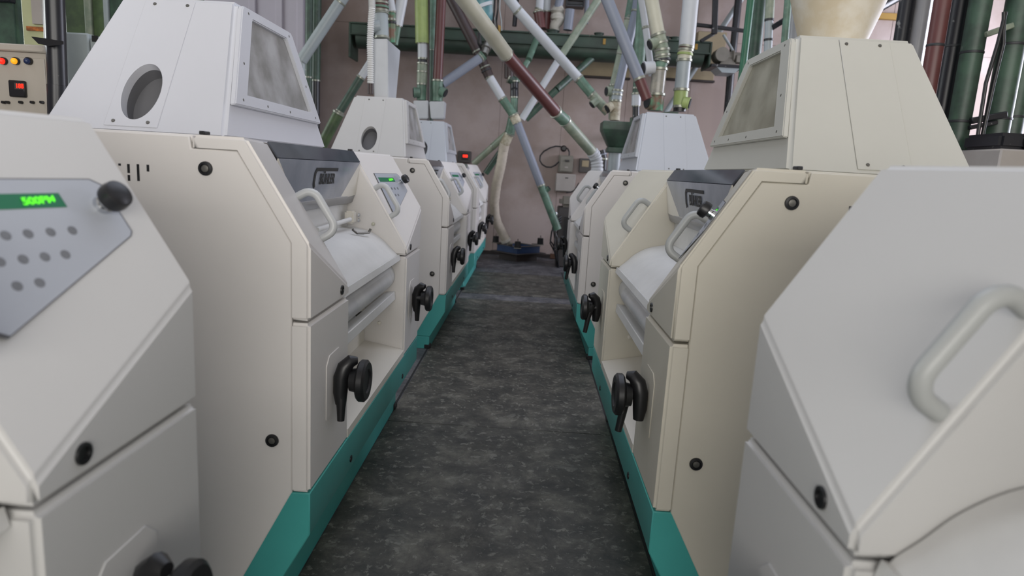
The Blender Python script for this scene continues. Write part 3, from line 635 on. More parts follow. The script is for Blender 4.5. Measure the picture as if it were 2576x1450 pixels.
put(MB().tube([hs[-1]-(hs[-1]-hs[-2])*.2, hs[-1]], [.08, .085], 14), 'tied_cuff', CLOTH, t)
# --- last mill in the right row (R3)
t = spout('blue-grey spout with maroon foot slanting onto the last right mill', [(1526, -4, 5.6, 1608, 198, 5.56, 28, PBLUE), (1608, 198, 5.56, 1628, 250, 5.55, 26, PMAR)])
Y5 = 5.72
t = spout('stout cream spout with dusty glass tube and flaking green foot', [
    (1638, -4, Y5, 1656, 87, Y5, 32, PCREAM), (1656, 87, Y5, 1665, 126, Y5, 33, PGG), (1665, 126, Y5, 1667, 154, Y5, 34, PGG), (1665, 154, Y5, 1659, 174, Y5, 32, PGRN),
    (1659, 174, Y5, 1652, 238, Y5, 35, PGLASS), (1652, 238, Y5, 1648, 279, Y5, 37, PRUST)], [(1, .55, CLAMP), (2, .5, CLAMP), (2, .9, BAND)])
stub(t, (1655, 105, Y5-.02), (1637, 112, Y5-.1), 25, PGG)
stub(t, (1645, 170, Y5-.02), (1621, 172, Y5-.06), 30, PWHITE)
stub(t, (1642, 258, Y5-.03), (1630, 257, Y5-.08), 32, PRUST)
t = spout('white vertical spout with grey tube and lime green elbow at foot', [
    (1738, -4, 5.8, 1727, 118, 5.8, 37, PWHITE), (1727, 118, 5.8, 1725, 126, 5.8, 33, PMAR), (1725, 126, 5.8, 1721, 152, 5.8, 33, PCREAM),
    (1721, 152, 5.8, 1714, 226, 5.8, 33, PGREY), (1714, 226, 5.8, 1710, 268, 5.8, 33, PLIME), (1710, 268, 5.8, 1709, 281, 5.8, 30, BLK)], [(2, .4, PLIME)])
stub(t, (1718, 257, 5.76), (1732, 260, 5.66), 27, PLIME)
spout('thin white spout crowding behind the stout cream spout', [(1613, -4, 6.1, 1624, 70, 6.1, 16, PWHITE), (1624, 70, 6.1, 1640, 190, 6.05, 16, PWHITE)])
spout('tall green spout with white sleeve behind the maroon foot', [(1614, 60, 7.2, 1606, 180, 7.2, 27, PGRN), (1606, 180, 7.2, 1601, 236, 7.2, 20, PDGRN), (1601, 236, 7.2, 1600, 266, 7.2, 22, PWHITE), (1600, 266, 7.2, 1599, 420, 7.2, 17, BLKM)], [(1, .75, CLAMP)])
t = spout('long blue-grey spout ending in a rusty spotted cast foot', [(1604, -4, 7.6, 1600, 28, 7.6, 21, PBLUE), (1600, 28, 7.6, 1554, 228, 7.6, 21, PBLUE), (1554, 228, 7.6, 1550, 254, 7.6, 25, PGREY), (1550, 254, 7.6, 1546, 303, 7.6, 25, PDUST)], [(2, .4, CLAMP)])
stub(t, (1540, 266, 7.57), (1529, 273, 7.5), 22, PDUST)
t = spout('green and grey spout with side port left of the blue-grey one', [(1590, -4, 7.9, 1581, 48, 7.9, 20, PGRN), (1581, 48, 7.9, 1560, 135, 7.9, 18, PGG), (1560, 135, 7.9, 1542, 214, 7.9, 16, PGG), (1542, 214, 7.9, 1540, 300, 7.9, 18, PGG)])
stub(t, (1538, 230, 7.88), (1527, 230, 7.86), 22, PGG)
t = thing('receiving_funnel', 'dark green square funnel on grey leg behind the last right mill', 'funnel', V(P(1546, 430, 7.6).x, 7.6, 0))
a, b, c, d = P(1514, 306, 7.6), P(1592, 306, 7.6), P(1528, 386, 7.6), P(1566, 386, 7.6); cx = (c.x+d.x)/2
put(MB().hull([V(x, 7.6+y, a.z) for x in (a.x, b.x) for y in (-.17, .17)]+[V(x, 7.6+y, a.z-.09) for x in (a.x, b.x) for y in (-.17, .17)]+[V(x, 7.6+y, d.z+.06) for x in (c.x, d.x) for y in (-.085, .085)]).bevel(.008, 1, .3), 'funnel_shell', PDGRN, t)
put(MB().hull([V(x, 7.6+y, z) for x in (c.x-.01, d.x+.01) for y in (-.095, .095) for z in (d.z, d.z+.06)]).bevel(.006, 1), 'funnel_outlet', PDGRN, t)
put(MB().tube([V(cx, 7.6, d.z), V(cx, 7.6, 0)], .072, 16), 'funnel_leg', PGREY, t)
put(MB().hull([V(b.x-.05, 7.43, a.z-.02), V(b.x+.45, 7.35, a.z+.08), V(b.x-.05, 7.43, a.z+.05), V(b.x+.45, 7.35, a.z+.15), V(b.x-.05, 7.5, a.z-.02), V(b.x+.45, 7.42, a.z+.08), V(b.x-.05, 7.5, a.z+.05), V(b.x+.45, 7.42, a.z+.15)]), 'slanted_arm', PDGRN, t)
# --- left side runs
t = spout('pale grey diagonal spout turning vertical behind the big left hood', [(862, -4, 7.9, 759, 152, 7.9, 27, PGREY), (759, 152, 7.9, 758, 330, 7.9, 17, PGREY)], [(0, .06, CLAMP)], joint=None)
spout('dark green vertical pipe left of the back wall corner, nearer one', [(778, -4, 9.2, 776, 195, 9.2, 18, PDGRN), (776, 195, 9.2, 776, 420, 9.2, 18, PDGRN)])
spout('dark green vertical pipe at the back wall corner, right of its twin', [(797, -4, 9.36, 794, 203, 9.36, 22, PDGRN), (794, 203, 9.36, 793, 420, 9.36, 21, BLKM)])
spout('dark green slanted spout behind the third left mill, white on top', [(950, 130, 7.4, 908, 195, 7.4, 19, PWHITE), (908, 195, 7.4, 852, 285, 7.4, 20, PDGRN), (852, 285, 7.4, 800, 385, 7.4, 27, POLIV)], [(1, .95, CLAMP)], up=False)
# --- tank and cables under the ceiling
t = thing('hanging_tank', 'teal cylindrical tank with white hoop hanging under the ceiling', 'tank', P(1213, 66, 7.5))
a, b = P(1213, -4, 7.5), P(1213, 66, 7.5); ax = (b-a); r = wr(58, 7.5); L = ax.length
put(MB().lathe(a-ax.normalized()*1.6, ax, [(0, r), (1.6+L*.55, r), (1.6+L*.8, r*.8), (1.6+L*.95, r*.45), (1.6+L, r*.3)], 24), 'tank_shell', TANK, t)
e = (P(1243, 8, 7.4)-P(1186, 32, 7.4)).normalized(); up_ = e.cross(V(0, 1, 0)).normalized()
cpt = P(1213, 22, 7.5); put(MB().lathe(cpt-up_*.02, up_, [(0, r*1.02), (.002, r*1.1), (.038, r*1.1), (.04, r*1.02)], 24), 'tank_hoop', PWHITE, t)
cabn = ('thickest black cable dangling in the bunch beside the teal tank', 'thin black cable hanging straight in the bunch by the teal tank', 'black cable slanting across the bunch beside the teal tank', 'pale cable lying closest against the teal tank', 'pale cable hanging at the right edge of the cable bunch')
for k, (x0, x1) in enumerate(((1246, 1243), (1251, 1252), (1256, 1247), (1240, 1246), (1259, 1262))):
    q = [P(x0, -30, 7.35), P((x0+x1)/2+random.uniform(-4, 4), 25, 7.35), P(x1+random.uniform(-3, 3), 55, 7.35), P(x1, 78, 7.35)]
    tag(MB().tube([q[0]+V(0, 0, 1.2)]+q, .006 if k else .011, 8).build('hanging_cable', BLK if k < 3 else PGREY), cabn[k], 'cable', 'cables beside the teal tank')
tag(MB().hull([P(1253, 62, 7.3), P(1260, 66, 7.3), P(1252, 82, 7.35), P(1258, 84, 7.3), P(1255, 70, 7.36)]).build('cable_connector', YEL), 'small yellow cable connector at the bottom of the dangling cables', 'connector')

# ================================================================ screw conveyor on the back wall
t = thing('screw_conveyor', 'long dark green trough conveyor mounted across the back wall', 'conveyor', V(-.1, 10.0, 3.2))
cl, cr = P(884, 50, 9.85), P(1786, 112, 9.85); zt_, zb_, zm = (cl.z+cr.z)/2, (P(884, 110, 9.85).z+P(1786, 172, 9.85).z)/2, 0
zm = zt_*.52+zb_*.48; ya, yb = 9.85, 10.22
def cbox(lo, hi, nm, m, bv=.006): return put(MB().box(lo, hi).bevel(bv, 1), nm, m, t)
cbox((cl.x, ya-.02, zm), (cr.x, yb+.02, zt_-.02), 'upper_casing', CONV)
pr = [(0, zm), (0, zb_+.12)]+[(.185-.185*math.cos(a), zb_+.12-.12*math.sin(a)) for a in [PI*k/10 for k in range(1, 10)]]+[(.37, zb_+.12), (.37, zm)]
put(MB().prism([V(cl.x+.06, ya+v, z) for v, z in pr], (cr.x-cl.x-.12, 0, 0)), 'trough', CONV, t)
cbox((cl.x, ya-.06, zm-.018), (cr.x, yb+.05, zm), 'trough_flange', CONV, .004)
x = cl.x
for k in range(6):
    x2 = cl.x+(cr.x-cl.x)*(k+1)/6; cbox((x+.004, ya-.05, zt_-.02), (x2-.004, yb+.04, zt_), 'lid', CONV, .003); x = x2
cbox((cl.x-.03, ya-.03, zb_-.16), (cl.x, yb+.03, zt_), 'end_plate', CONV); cbox((cr.x, ya-.03, zb_-.02), (cr.x+.03, yb+.03, zt_), 'end_plate', CONV)
for px_ in (1520, 1751):
    q = P(px_, 105 if px_ < 1600 else 118, ya-.02); cbox((q.x-.02, ya-.035, q.z-.04), (q.x+.02, ya-.02, q.z+.04), 'lid_latch', YEL, .003)
for px_, py_, wp in ((1508, 78, 20), (1676, 90, 18), (1700, 93, 20), (1392, 70, 26)):
    q = P(px_, py_, 10.0); put(MB().lathe(V(q.x, 10.03, zt_), (0, 0, 1), [(0, wr(wp, 10)), (.06, wr(wp, 10)), (.061, wr(wp, 10)*1.2), (.075, wr(wp, 10)*1.2)], 16), 'inlet_collar', CONV, t)
# gear motor at its right end
g = thing('gear_motor', 'grey gear motor on a black shelf at the right end of the conveyor', 'motor', P(1830, 168, 9.9))
a, b = P(1796, 166, 9.85), P(1866, 172, 9.85)
put(MB().box((cr.x+.02, 9.72, a.z-.03), (b.x, 10.15, a.z+.01)).bevel(.004, 1), 'shelf', BLKM, g)
put(MB().hull([V(x_, y_, z_) for x_, z_ in ((a.x+.02, a.z-.03), (b.x-.05, a.z-.03), (a.x+.1, a.z-.1), (b.x-.12, a.z-.1)) for y_ in (9.75, 10.1)]), 'shelf_bracket', PGREY, g)
put(MB().lathe(P(1812, 140, 9.9), (0, 1, 0), [(-.12, .10), (.12, .10), (.13, .06), (.15, .06)], 20), 'gear_case', BOXG, g)
put(MB().lathe(P(1822, 143, 9.9), (1, 0, 0), [(0, .075), (.10, .075), (.11, .095), (.13, .095), (.14, .07), (.22, .07), (.23, .04), (.24, .04)], 18), 'motor_body', BOXG, g)
q = P(1828, 160, 9.9); put(MB().hull([V(q.x+x_, y_, q.z+z_) for x_, z_ in ((-.13, -.04), (.13, -.04), (-.06, .06), (.06, .06)) for y_ in (9.83, 9.97)]), 'motor_foot', BOXG, g)
q = P(1856, 148, 9.9); put(MB().box((q.x-.05, 9.8, q.z-.07), (q.x+.07, 9.95, q.z+.04)).bevel(.01, 1), 'terminal_box', BOXG, g)
q0, q1 = P(1820, 88, 10.0), P(1842, 125, 9.95); put(MB().tube([q0, q1, P(1846, 140, 9.92)], .02, 10), 'conduit', PGREY, g)
q = P(1778, 100, 10.35); tag(MB().box((q.x-.16, 10.26, q.z-.35), (q.x+.27, 10.4, q.z+.1)).bevel(.008, 1).build('motor_guard_board', OCHRE), 'beige board behind the gear motor at the conveyor end', 'board')
# dusty boots and sleeves standing on the conveyor lid
spout('maroon tapered boot with white pipe on the conveyor lid', [(1359, -4, 9.95, 1357, 25, 9.95, 19, PWHITE), (1357, 25, 9.95, 1355, 30, 9.95, 21, PDUST), (1355, 30, 9.95, 1361, 72, 9.95, 24, PMAR)])
spout('second maroon boot with white pipe touching the dusty cloth sleeve', [(1377, -4, 10.13, 1375, 30, 10.13, 18, PWHITE), (1375, 30, 10.13, 1372, 74, 10.13, 23, PMAR)])
t = spout('dirty cloth sleeve tied around a grey pipe over the conveyor', [(1409, -4, 10.05, 1404, 20, 10.05, 20, PBLUE)], joint=None)
a, b = P(1406, 14, 10.05), P(1396, 78, 10.05); put(MB().tube([a.lerp(b, k/9)+V(random.uniform(-.02, .02), random.uniform(-.02, .02), 0) for k in range(10)], [.06, .09, .1, .085, .105, .1, .08, .075, .08, .07], 14), 'cloth_sleeve', CLOTH, t)
t = spout('short blue-grey open pipe stub leaning on the conveyor lid', [(1434, 24, 10.0, 1428, 76, 10.0, 22, PBLUE)], up=False)
spout('thin blue-grey vertical pipe behind the crossing grey-green spout', [(1477, -4, 10.35, 1474, 60, 10.35, 11, PBLUE)])
spout('black steel hanger post left of the maroon boots', [(1300, -4, 10.2, 1294, 66, 10.2, 11, BLKM)])
q0, q1 = P(1426, -14, 10.5), P(1470, 15, 10.5); t = thing('wall_fan_box', 'black louvred box high on the back wall', 'vent', V((q0.x+q1.x)/2, 10.6, q1.z))
put(MB().ring([V(q0.x, 10.55, q1.z), V(q1.x, 10.55, q1.z), V(q1.x, 10.55, q1.z+.3), V(q0.x, 10.55, q1.z+.3)], [V(q0.x+.02, 10.55, q1.z+.02), V(q1.x-.02, 10.55, q1.z+.02), V(q1.x-.02, 10.55, q1.z+.28), V(q0.x+.02, 10.55, q1.z+.28)], (0, .19, 0)), 'box_frame', BLKM, t)
for k in range(4): put(MB().box((q0.x+.02, 10.58, q1.z+.035+.06*k), (q1.x-.02, 10.6, q1.z+.075+.06*k)), 'louvre', BLK, t)
# ochre pelmet boards under the conveyor on the wall
for (x0, y0, x1, y1, lab) in ((1462, 150, 1582, 201, 'ochre board on the back wall under the conveyor middle'), (1668, 168, 1794, 208, 'ochre board on the back wall under the conveyor right end')):
    a, b = P(x0, y0, 10.66), P(x1, y1, 10.66); t = thing('wall_board', lab, 'board', V((a.x+b.x)/2, 10.68, b.z))
    put(MB().box((a.x, 10.66, b.z+.03), (b.x, 10.735, a.z)).bevel(.004, 1), 'board', OCHRE, t); put(MB().box((a.x-.02, 10.64, b.z), (b.x+.02, 10.735, b.z+.03)).bevel(.004, 1), 'ledge', SOOT, t)

# ================================================================ right background
def beam(name, label, p, q, wpx, m, cat='bar', dy=.05, group=None):
    a, b = P(*p), P(*q); Y = (p[2]+q[2])/2; h = wr(wpx, Y); d = (b-a).normalized(); y = V(0, 1, 0); s = d.cross(y).normalized(); y = s.cross(d).normalized()
    o = bpy.data.objects.new('x', None); bpy.data.objects.remove(o)
    return tag(MB().obox((a+b)/2, d*(b-a).length/2, s*h, y*dy/2).bevel(min(h*.3, .006), 1).build(name, m), label, cat, group)
beam('frame_post', 'black square hanger post right of the white spout', (1802, -90, 9.5), (1797, 86, 9.5), 13, BLKM, 'post')
beam('frame_rail', 'thin black horizontal rail behind the hanger post', (1750, 62, 9.6), (1890, 80, 9.6), 8, BLKM, 'rail')
beam('frame_brace', 'black diagonal brace under the hanger post', (1797, 84, 9.52), (1762, 104, 9.52), 8, BLKM, 'brace')
beam('frame_rod', 'thin black rod right behind the white spout', (1752, -60, 9.6), (1747, 104, 9.6), 5, BLKM, 'rod')
spout('pale cream slanted pole running behind the gear motor', [(1866, -4, 10.45, 1674, 284, 10.45, 13, PGREY)], joint=None)
spout('glossy black vertical pipe in front of the back wall beside gear motor', [(1858, -4, 10.3, 1839, 176, 10.3, 17, BLKM), (1839, 176, 10.3, 1826, 330, 10.3, 18, BLKM)], joint=None)
spout('bright green tall pipe behind the cream mill window', [(1889, -4, 6.6, 1862, 230, 6.6, 17, GRN)], joint=None)
spout('dark green stout column behind the cream mill window', [(1911, -4, 6.75, 1888, 230, 6.75, 32, PDGRN)], joint=None)
spout('grey pipe with black rings above the cream mill window', [(1938, -4, 6.4, 1935, 50, 6.4, 21, PGG), (1935, 50, 6.4, 1931, 150, 6.4, 19, PGREY)], [(1, .5, BAND)], joint=BAND)
beam('strut', 'short black strut between the grey and thin green pipes', (1944, 69, 6.4), (1974, 50, 6.22), 12, BLKM, 'strut')
spout('thin green pipe left of the stained hopper', [(1983, -4, 6.2, 1972, 130, 6.2, 17, PGRN)], joint=None)
spout('wide grey duct directly left of the stained hopper', [(2008, -4, 7.0, 1998, 130, 7.0, 34, FGREY)], joint=None)
# stained hopper on the cream mill
t = thing('inlet_hopper', 'stained off-white hopper standing on the cream right mill', 'hopper', V(FXR+.70, 2.72, 1.935))
q = P(2097, 84, 2.72); hb = V(q.x, 2.72, 1.934); rb, rt = wr(142, 2.72), wr(190, 2.72)
put(MB().lathe(hb, (0, 0, 1), [(0, rb), (.03, rb*1.02), (.145, rt), (.30, rt*1.28), (.302, rt*1.2), (.15, rt*.9)], 32), 'hopper_shell', HOPW, t)
put(MB().lathe(hb+V(0, 0, .29), (0, 0, 1), [(0, rt*1.28), (.002, rt*1.34), (.02, rt*1.34), (.022, rt*1.25)], 32), 'hopper_rim', RUST, t)
spout('black slanted pipe entering the stained hopper from the right', [(2262, -14, 3.9, 2190, 26, 3.7, 30, BLKM)], up=False)
beam('yellow_rail', 'ochre yellow rail behind the cream mill', (2175, 39, 10.70), (2275, 44, 10.70), 14, YEL, 'rail', .08)
# vertical pipes behind the cream mill
RP = [('black flat sided vertical post right of the yellow rail', 2283, 2264, 34, BLKM, 5.0), ('grey vertical pipe left of the bright slit', 2322, 2300, 36, FGREY, 5.0),
      ('maroon vertical pipe right of the bright slit', 2372, 2340, 38, PMAR, 4.6), ('black stained vertical pipe with white splashes', 2418, 2376, 44, BLKM, 4.78),
      ('green vertical pipe with scraped white spots and bands', 2468, 2424, 48, PDGRN, 4.6), ('green vertical pipe cut by the right edge', 2566, 2516, 56, PDGRN, 4.6), ('dark green pipe just outside the green pair, far right', 2604, 2575, 50, PDGRN, 5.1)]
for lab, xt, xb, wp, m, Y in RP:
    a = P(xt, -4, Y); zb = 0.0; x_ = (a.x)
    q = P(xt, 0, Y); t = thing('vertical_pipe', lab, 'pipe', V(q.x, Y, 0)); r = wr(wp, Y)
    put(MB().tube([V(q.x, Y, 0), V(q.x, Y, ZC)], r, 20), 'pipe_section', m, t)
    for py_ in ((120, 300) if wp > 36 else ()):
        z_ = P(xt, py_, Y).z+random.uniform(-.04, .04); put(MB().lathe(V(q.x, Y, z_-.01), (0, 0, 1), [(0, r*1.01), (.003, r*1.05), (.014, r*1.05), (.017, r*1.01)], 20), 'band', BAND, t)
beam('clamp_bar', 'upper grey-green clamp bar joining the two green pipes', (2478, 88, 4.53), (2546, 64, 4.53), 13, PGG, 'clamp')
beam('clamp_bar', 'lower dark clamp bar joining the two green pipes', (2440, 305, 4.53), (2530, 288, 4.53), 15, BLKM, 'clamp')
beam('lower_strap', 'second dark strap under the lower clamp bar', (2436, 322, 4.53), (2505, 308, 4.53), 10, BLKM, 'strap')
for k, lab in ((0, 'left dark cable sagging between the two green pipes'), (14, 'right dark cable sagging between the two green pipes')):
    tag(MB().tube([P(2530-k/3, 30, 4.4), P(2510+k, 110, 4.4), P(2480+k*1.4, 210, 4.4), P(2466+k, 300, 4.4), P(2448+k*.5, 420, 4.4)], .012, 10).build('loose_cable', BLK), lab, 'cable')
t = thing('motor_block', 'dark motor block behind the nearest right mill at right edge', 'motor', V(P(2540, 380, 4.2).x, 4.2, 0))
a = P(2492, 335, 4.2); b = P(2600, 382, 4.2)
put(MB().box((a.x, 4.1, b.z), (b.x, 4.45, a.z)).bevel(.02, 2), 'motor_casing', BLKM, t); put(MB().box((a.x-.02, 4.05, 0), (b.x+.02, 4.5, b.z-.002)).bevel(.01, 1), 'motor_stand', BOXL, t)
put(MB().lathe(V(b.x-.1, 4.2, (a.z+b.z)/2), (0, -1, 0), [(0, .05), (.12, .05)], 14), 'shaft_cover', BLK, t)
# bright slit between the pipes: gap of daylight at the edge of a tall window in the back wall
a, b = P(2351, -4, 10.7), P(2326, 130, 10.7)
SLIT = emis('daylight_slit', (236, 238, 250), .9)
o = struct(MB().box((P(2345, 0, 10.72).x-.045, 10.735, 1.2), (P(2345, 0, 10.72).x+.03, 10.745, ZC-.3)).build('window_4', SLIT))

# ================================================================ left background
t = thing('control_cabinet', 'beige control cabinet with red, yellow and blue lamps at left', 'cabinet', V(-2.55, 3.05, 0))
a = P(118, 128, 3.0); zt2 = a.z; x1 = a.x; x0 = x1-.62
put(MB().box((x0, 3.0, 1.28), (x1, 3.1, zt2)).bevel(.008, 2), 'cabinet_body', CAB, t)
put(MB().box((x0-.012, 2.975, zt2-.012), (x1+.004, 3.105, zt2+.02)).bevel(.006, 1), 'rain_hood', CAB, t)
put(MB().box((x0+.02, 2.993, 1.31), (x1-.012, 3.0, zt2-.035)).bevel(.003, 1), 'cabinet_door', CAB, t)
for i in range(2): put(MB().box((x0+.04+i*.5, 3.02, 0), (x0+.08+i*.5, 3.09, 1.28)), 'cabinet_leg', CAB, t)
for px_, m, nm in ((11, LAMPR, 'red_lamp'), (42, LAMPY, 'yellow_lamp'), (74, LAMPB, 'blue_lamp')):
    q = P(px_, 154, 2.99); put(MB().lathe(q, (0, -1, 0), [(0, .0165), (.012, .0165), (.012, .013)], 16), 'lamp_bezel', BLK, t)
    put(MB().lathe(q+V(0, -.012, -.002), (0, -1, 0), [(0, .0135), (.008, .013), (.014, .008), (.016, .002)], 16), nm, m, t)
a, b = P(25, 202, 2.99), P(69, 246, 2.99); put(MB().box((a.x, 2.976, b.z), (b.x, 2.993, a.z)).bevel(.004, 1), 'meter_body', BLK, t)
a, b = P(36, 208, 2.975), P(62, 226, 2.975); put(MB().box((a.x, 2.974, b.z), (b.x, 2.977, a.z)), 'meter_screen', BOXD, t)
text('meter_digits', '188', .028, LEDR, t, P(49, 217, 2.972)-t.location, (1, 0, 0), (0, 0, 1), .9)
for px_ in (12, 22, 55, 84, 108):
    q = P(px_, 258, 2.99); put(MB().lathe(q, (0, -1, 0), [(0, .007), (.016, .006)], 10), 'terminal_knob', BLK, t)
t = spout('black square duct post right of the control cabinet', [(137, -4, 2.94, 145, 215, 2.94, 43, BLKM), (145, 215, 2.94, 148, 420, 2.94, 45, BLKM)], joint=None)
put(MB().hull([P(x_, y_, Y_) for Y_ in (2.86, 2.91) for x_, y_ in ((78, 92), (112, 96), (160, 104), (160, 112), (122, 116), (96, 110))]), 'black_bracket', BLK, t)
spout('thin pale pipe between cream column and black duct post', [(112, -4, 3.6, 119, 300, 3.6, 7, PWHITE)], joint=None)
t = thing('sifter_column', 'cream column with grey plate and orange sticker at left', 'column', V(P(86, 60, 4.2).x, 4.4, 0))
a, b = P(54, 60, 4.2), P(118, 60, 4.2); CC = mat('pale_green_cream', (176, 180, 140), .5, var=.06)
put(MB().box((a.x, 4.2, 0), (b.x, 4.3, 4.2)).bevel(.01, 1), 'column_body', CC, t)
a, b = P(76, -60, 4.19), P(109, 62, 4.19); put(MB().box((a.x, 4.18, b.z), (b.x, 4.2, a.z)), 'grey_plate', BOXL, t)
a, b = P(67, 66, 4.19), P(109, 79, 4.19); put(MB().box((a.x, 4.185, b.z), (b.x, 4.2, a.z)), 'orange_sticker', ORANGE, t)
t = thing('green_machine', 'dark green machine housing behind the control cabinet', 'machine', V(P(10, 60, 5.0).x, 5.4, 0))
a, b = P(-160, 60, 5.0), P(42, 60, 5.0); put(MB().box((a.x, 5.0, 0), (b.x, 5.2, 4.4)).bevel(.02, 2), 'housing', PDGRN, t)
q = P(20, 8, 5.0); put(MB().box((a.x, 4.96, q.z), (b.x-.01, 5.25, q.z+.08)).bevel(.01, 1), 'housing_rim', BLKM, t)
t = thing('olive_machine', 'olive green panelled machine behind the big left hood', 'machine', V(P(210, 40, 5.6).x, 6.0, 0))
xs = [P(x_, 40, 6.0).x for x_ in (162, 214, 232, 262, 275, 420)]
for i, m in enumerate((POLIV, PGG, POLIV, PGREY, PDGRN)):
    put(MB().box((xs[i]+.002, 6.0-(.02 if i in (1, 3) else 0), .0), (xs[i+1]-.002, 6.7, 4.4)).bevel(.01, 1), 'machine_panel', m, t)
t = thing('switch_cabinet', 'pale grey double switch cabinet beside the black duct post', 'cabinet', V(P(210, 140, 4.6).x, 4.8, 0))
a, b, c = P(160, 80, 4.6), P(221, 84, 4.6), P(300, 90, 4.6)
put(MB().box((a.x, 4.6, 0), (b.x, 5.0, a.z)).bevel(.01, 1), 'cabinet_door', PGREY, t); put(MB().box((b.x+.006, 4.6, 0), (c.x, 5.0, b.z-.03)).bevel(.01, 1), 'cabinet_door', PGREY, t)
q = P(238, 97, 4.59); put(MB().box((q.x-.02, 4.59, q.z-.02), (q.x+.02, 4.6, q.z+.02)), 'door_badge', INK, t)
# lilac partition wall left of the back wall corner
pa, pb = P(560, 100, 9.5), P(766, 100, 9.5)
o = struct(MB().box((X0, 9.55, 0), (pb.x, 9.75, ZC)).build('wall_partition', WALLL))
for x_ in (pb.x-.12, pb.x-.42, pb.x-.8): MB().box((x_, 9.52, 0), (x_+.10, 9.56, ZC)).bevel(.01, 1).build('wall_rib', WALLL, o)

# ================================================================ things on and by the back wall
def wallbox(name, label, cat, x0, y0, x1, y1, Y, dep, m, parts=()):
    a, b = P(x0, y0, Y), P(x1, y1, Y); t = thing(name, label, cat, V((a.x+b.x)/2, Y+dep, b.z))
    put(MB().box((a.x, Y, b.z), (b.x, Y+dep, a.z)).bevel(.008, 2), 'box_body', m, t)
    for nm, u0, w0, u1, w1, mm, pr in parts:
        put(MB().box((a.x+(b.x-a.x)*u0, Y-pr, b.z+(a.z-b.z)*w0), (a.x+(b.x-a.x)*u1, Y+.001, b.z+(a.z-b.z)*w1)).bevel(.003, 1), nm, mm, t)
    return t
YW = 10.6
wallbox('led_meter', 'dark wall meter with glowing red digits beside the last left mill', 'meter', 1152, 379, 1182, 410, 10.5, .24, BOXD, (('screen_bezel', .35, .25, .85, .8, BLK, .01), ('red_readout', .42, .45, .80, .68, LEDR, .014)))
t = wallbox('switch_box', 'grey cast switch box with cable loop on the back wall', 'switch box', 1407, 390, 1440, 435, YW, .14, BOXG, (('box_cover', .1, .06, .97, .94, BOXG, .02), ('round_switch', .42, .62, .72, .74, BLK, .035), ('rating_plate', .42, .26, .66, .34, BOXL, .022)))
wallbox('meter_box', 'dark wall meter with pale window right of the switch box', 'meter', 1459, 398, 1486, 435, YW, .14, BOXD, (('pale_window', .2, .4, .78, .85, OCHRE, .006),))
wallbox('fuse_box', 'light grey fuse box below the switch box', 'fuse box', 1399, 436, 1446, 484, YW, .14, BOXL, (('box_cover', .03, .04, .97, .96, BOXL, .02), ('cover_slot', .46, .74, .62, .80, BLK, .022)))
a = P(1418, 374, YW); tag(MB().lathe(a+V(0, .06, 0), (0, -1, 0), [(0, .05), (.08, .05), (.1, .035), (.14, .03)], 14).build('cable_plug', BLK), 'black round plug above the grey switch box', 'plug')
lp = [(1418, 374), (1410, 369), (1398, 368), (1384, 372), (1368, 381), (1359, 392), (1358, 404), (1364, 414), (1374, 420), (1386, 421), (1397, 416), (1406, 407)]
tag(MB().tube([P(x_, y_, YW-.02) for x_, y_ in lp], .011, 8).build('cable_loop', BLK), 'black cable looping left of the grey switch box', 'cable')
tag(MB().tube([P(x_, y_, YW-.02) for x_, y_ in ((1420, 372), (1428, 374), (1432, 382), (1432, 392))], .012, 8).build('short_cable', BLK), 'short black cable from plug into the switch box top', 'cable')
tag(MB().tube([P(x_, y_, YW-.02) for x_, y_ in ((1424, 485), (1436, 484), (1446, 478), (1456, 460))], .008, 8).build('fuse_box_cable', BLK), 'black cable leaving the bottom of the fuse box', 'cable')
wallbox('red_led_box', 'small dark box with red pilot light near the green funnel', 'box', 1566, 330, 1582, 352, 10.3, .44, BOXD, (('pilot_light', .35, .5, .6, .7, LEDR, .02),))
spout('black flanged pipe end peeping left of the grey funnel leg', [(1512, 378, 9.0, 1517, 400, 9.0, 22, BLKM), (1517, 400, 9.0, 1500, 690, 9.0, 22, BLKM)], [(0, .5, PBLUE)], up=False)
# machine with cables behind the last right mill
t = thing('aspirator', 'dark dusty aspirator with hanging cables beyond the last right mill', 'machine', V(.9, 10.0, 0))
a, b = P(1407, 494, 9.7), P(1436, 628, 9.7)
put(MB().box((a.x+.02, 9.72, .0), (a.x+.6, 10.1, b.z)).bevel(.015, 1), 'aspirator_stand', BOXD, t)
put(MB().box((a.x, 9.7, b.z), (a.x+.7, 10.15, a.z-.16)).bevel(.015, 1), 'aspirator_body', BOXD, t)
put(MB().box((a.x+.1, 9.69, b.z+.1), (a.x+.16, 9.7, a.z-.3)), 'body_slot', BLK, t)
put(MB().box((a.x+.02, 9.72, a.z-.16), (a.x+.65, 10.1, a.z)).bevel(.05, 2), 'aspirator_lid', BOXG, t)
for k in range(5):
    x_ = a.x-.03-.03*(k % 2); z_ = a.z-.36-.04*k
    put(MB().tube([V(a.x+.05, 9.685, z_+.07), V(x_, 9.62, z_), V(x_-.05+.03*k, 9.6, z_-.16), V(x_+.03*(k-2), 9.62, z_-.30), V(a.x+.02*k, 9.67, z_-.42-.06*k)], .011, 7), 'dangling_cable', BLK, t)
put(MB().lathe(V(a.x-.03, 9.66, a.z-.27), (-.3, -1, 0), [(0, .04), (.03, .04), (.04, .025)], 12), 'chrome_knob', CHR, t)
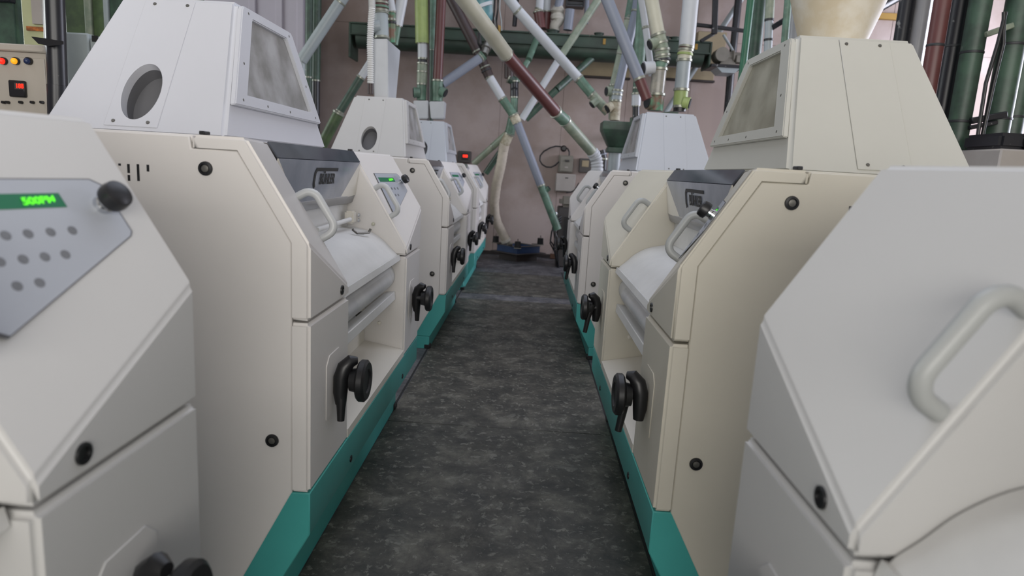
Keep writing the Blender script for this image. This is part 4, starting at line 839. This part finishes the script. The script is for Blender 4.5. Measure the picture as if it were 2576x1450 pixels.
# blue floor tray on its pedestal
t = thing('vibro_tray', 'blue steel tray on black pedestal standing at the end of the aisle', 'tray', V(-.12, 10.3, 0))
r0 = [V(-.133, 10.02, 0), V(.19, 10.30, 0), V(-.10, 10.56, 0), V(-.42, 10.28, 0)]
cen = V(-.115, 10.29, 0)
def rh(k, z): return [cen+(p-cen)*k+V(0, 0, z) for p in r0]
zf = P(1299, 640, 10.02).z; z1_ = P(1300, 637, 10.02).z; z2_ = P(1300, 622, 10.02).z
put(MB().prism(rh(1, 0), (0, 0, zf)), 'pedestal', SOOT, t)
put(MB().prism(rh(1.45, zf), (0, 0, .012)), 'base_flange', BOXD, t)
put(MB().ring(rh(1.12, zf+.012), rh(1.02, zf+.012), (0, 0, z2_-zf-.012)), 'tray_frame', BLUES, t)
put(MB().ring(rh(1.16, z2_), rh(.98, z2_), (0, 0, .01)), 'tray_rim', STEEL, t)
put(MB().prism(rh(1.02, zf+.012), (0, 0, .05)), 'tray_floor', SOOT, t)
for i, (px_, py_) in enumerate(((1302, 622), (1359, 613), (1247, 608))):
    q = P(px_, py_, (10.0, 10.28, 10.26)[i]); put(MB().lathe(q, (0, 0, 1), [(-.01, .05), (.085, .046)], 18), 'rubber_mount', RUB, t)
    put(MB().tube([q+V(0, 0, .08), q+V(0, 0, .13)], .007, 8), 'mount_stud', STEEL, t)
    put(MB().hull([V(x_, y_, q.z+z_) for x_, y_ in ((q.x-.055, q.y-.055), (q.x+.055, q.y-.055), (q.x-.055, q.y+.055), (q.x+.055, q.y+.055), (cen.x+(q.x-cen.x)*.6, cen.y+(q.y-cen.y)*.6)) for z_ in (-.02, -.008)]), 'mount_lug', STEEL, t)
put(MB().hull([P(1268, 604, 10.1), P(1290, 614, 10.05), P(1284, 606, 10.12), P(1276, 616, 10.12), P(1288, 620, 10.2)]), 'flour_heap', CLOTH, t)
tag(MB().obox(P(1395, 645, 10.62), V(.075, 0, 0), V(0, .03, 0), V(0, 0, .04)).bevel(.004, 1).build('wooden_block', WOOD), 'short brown wooden block at the foot of the back wall', 'block')
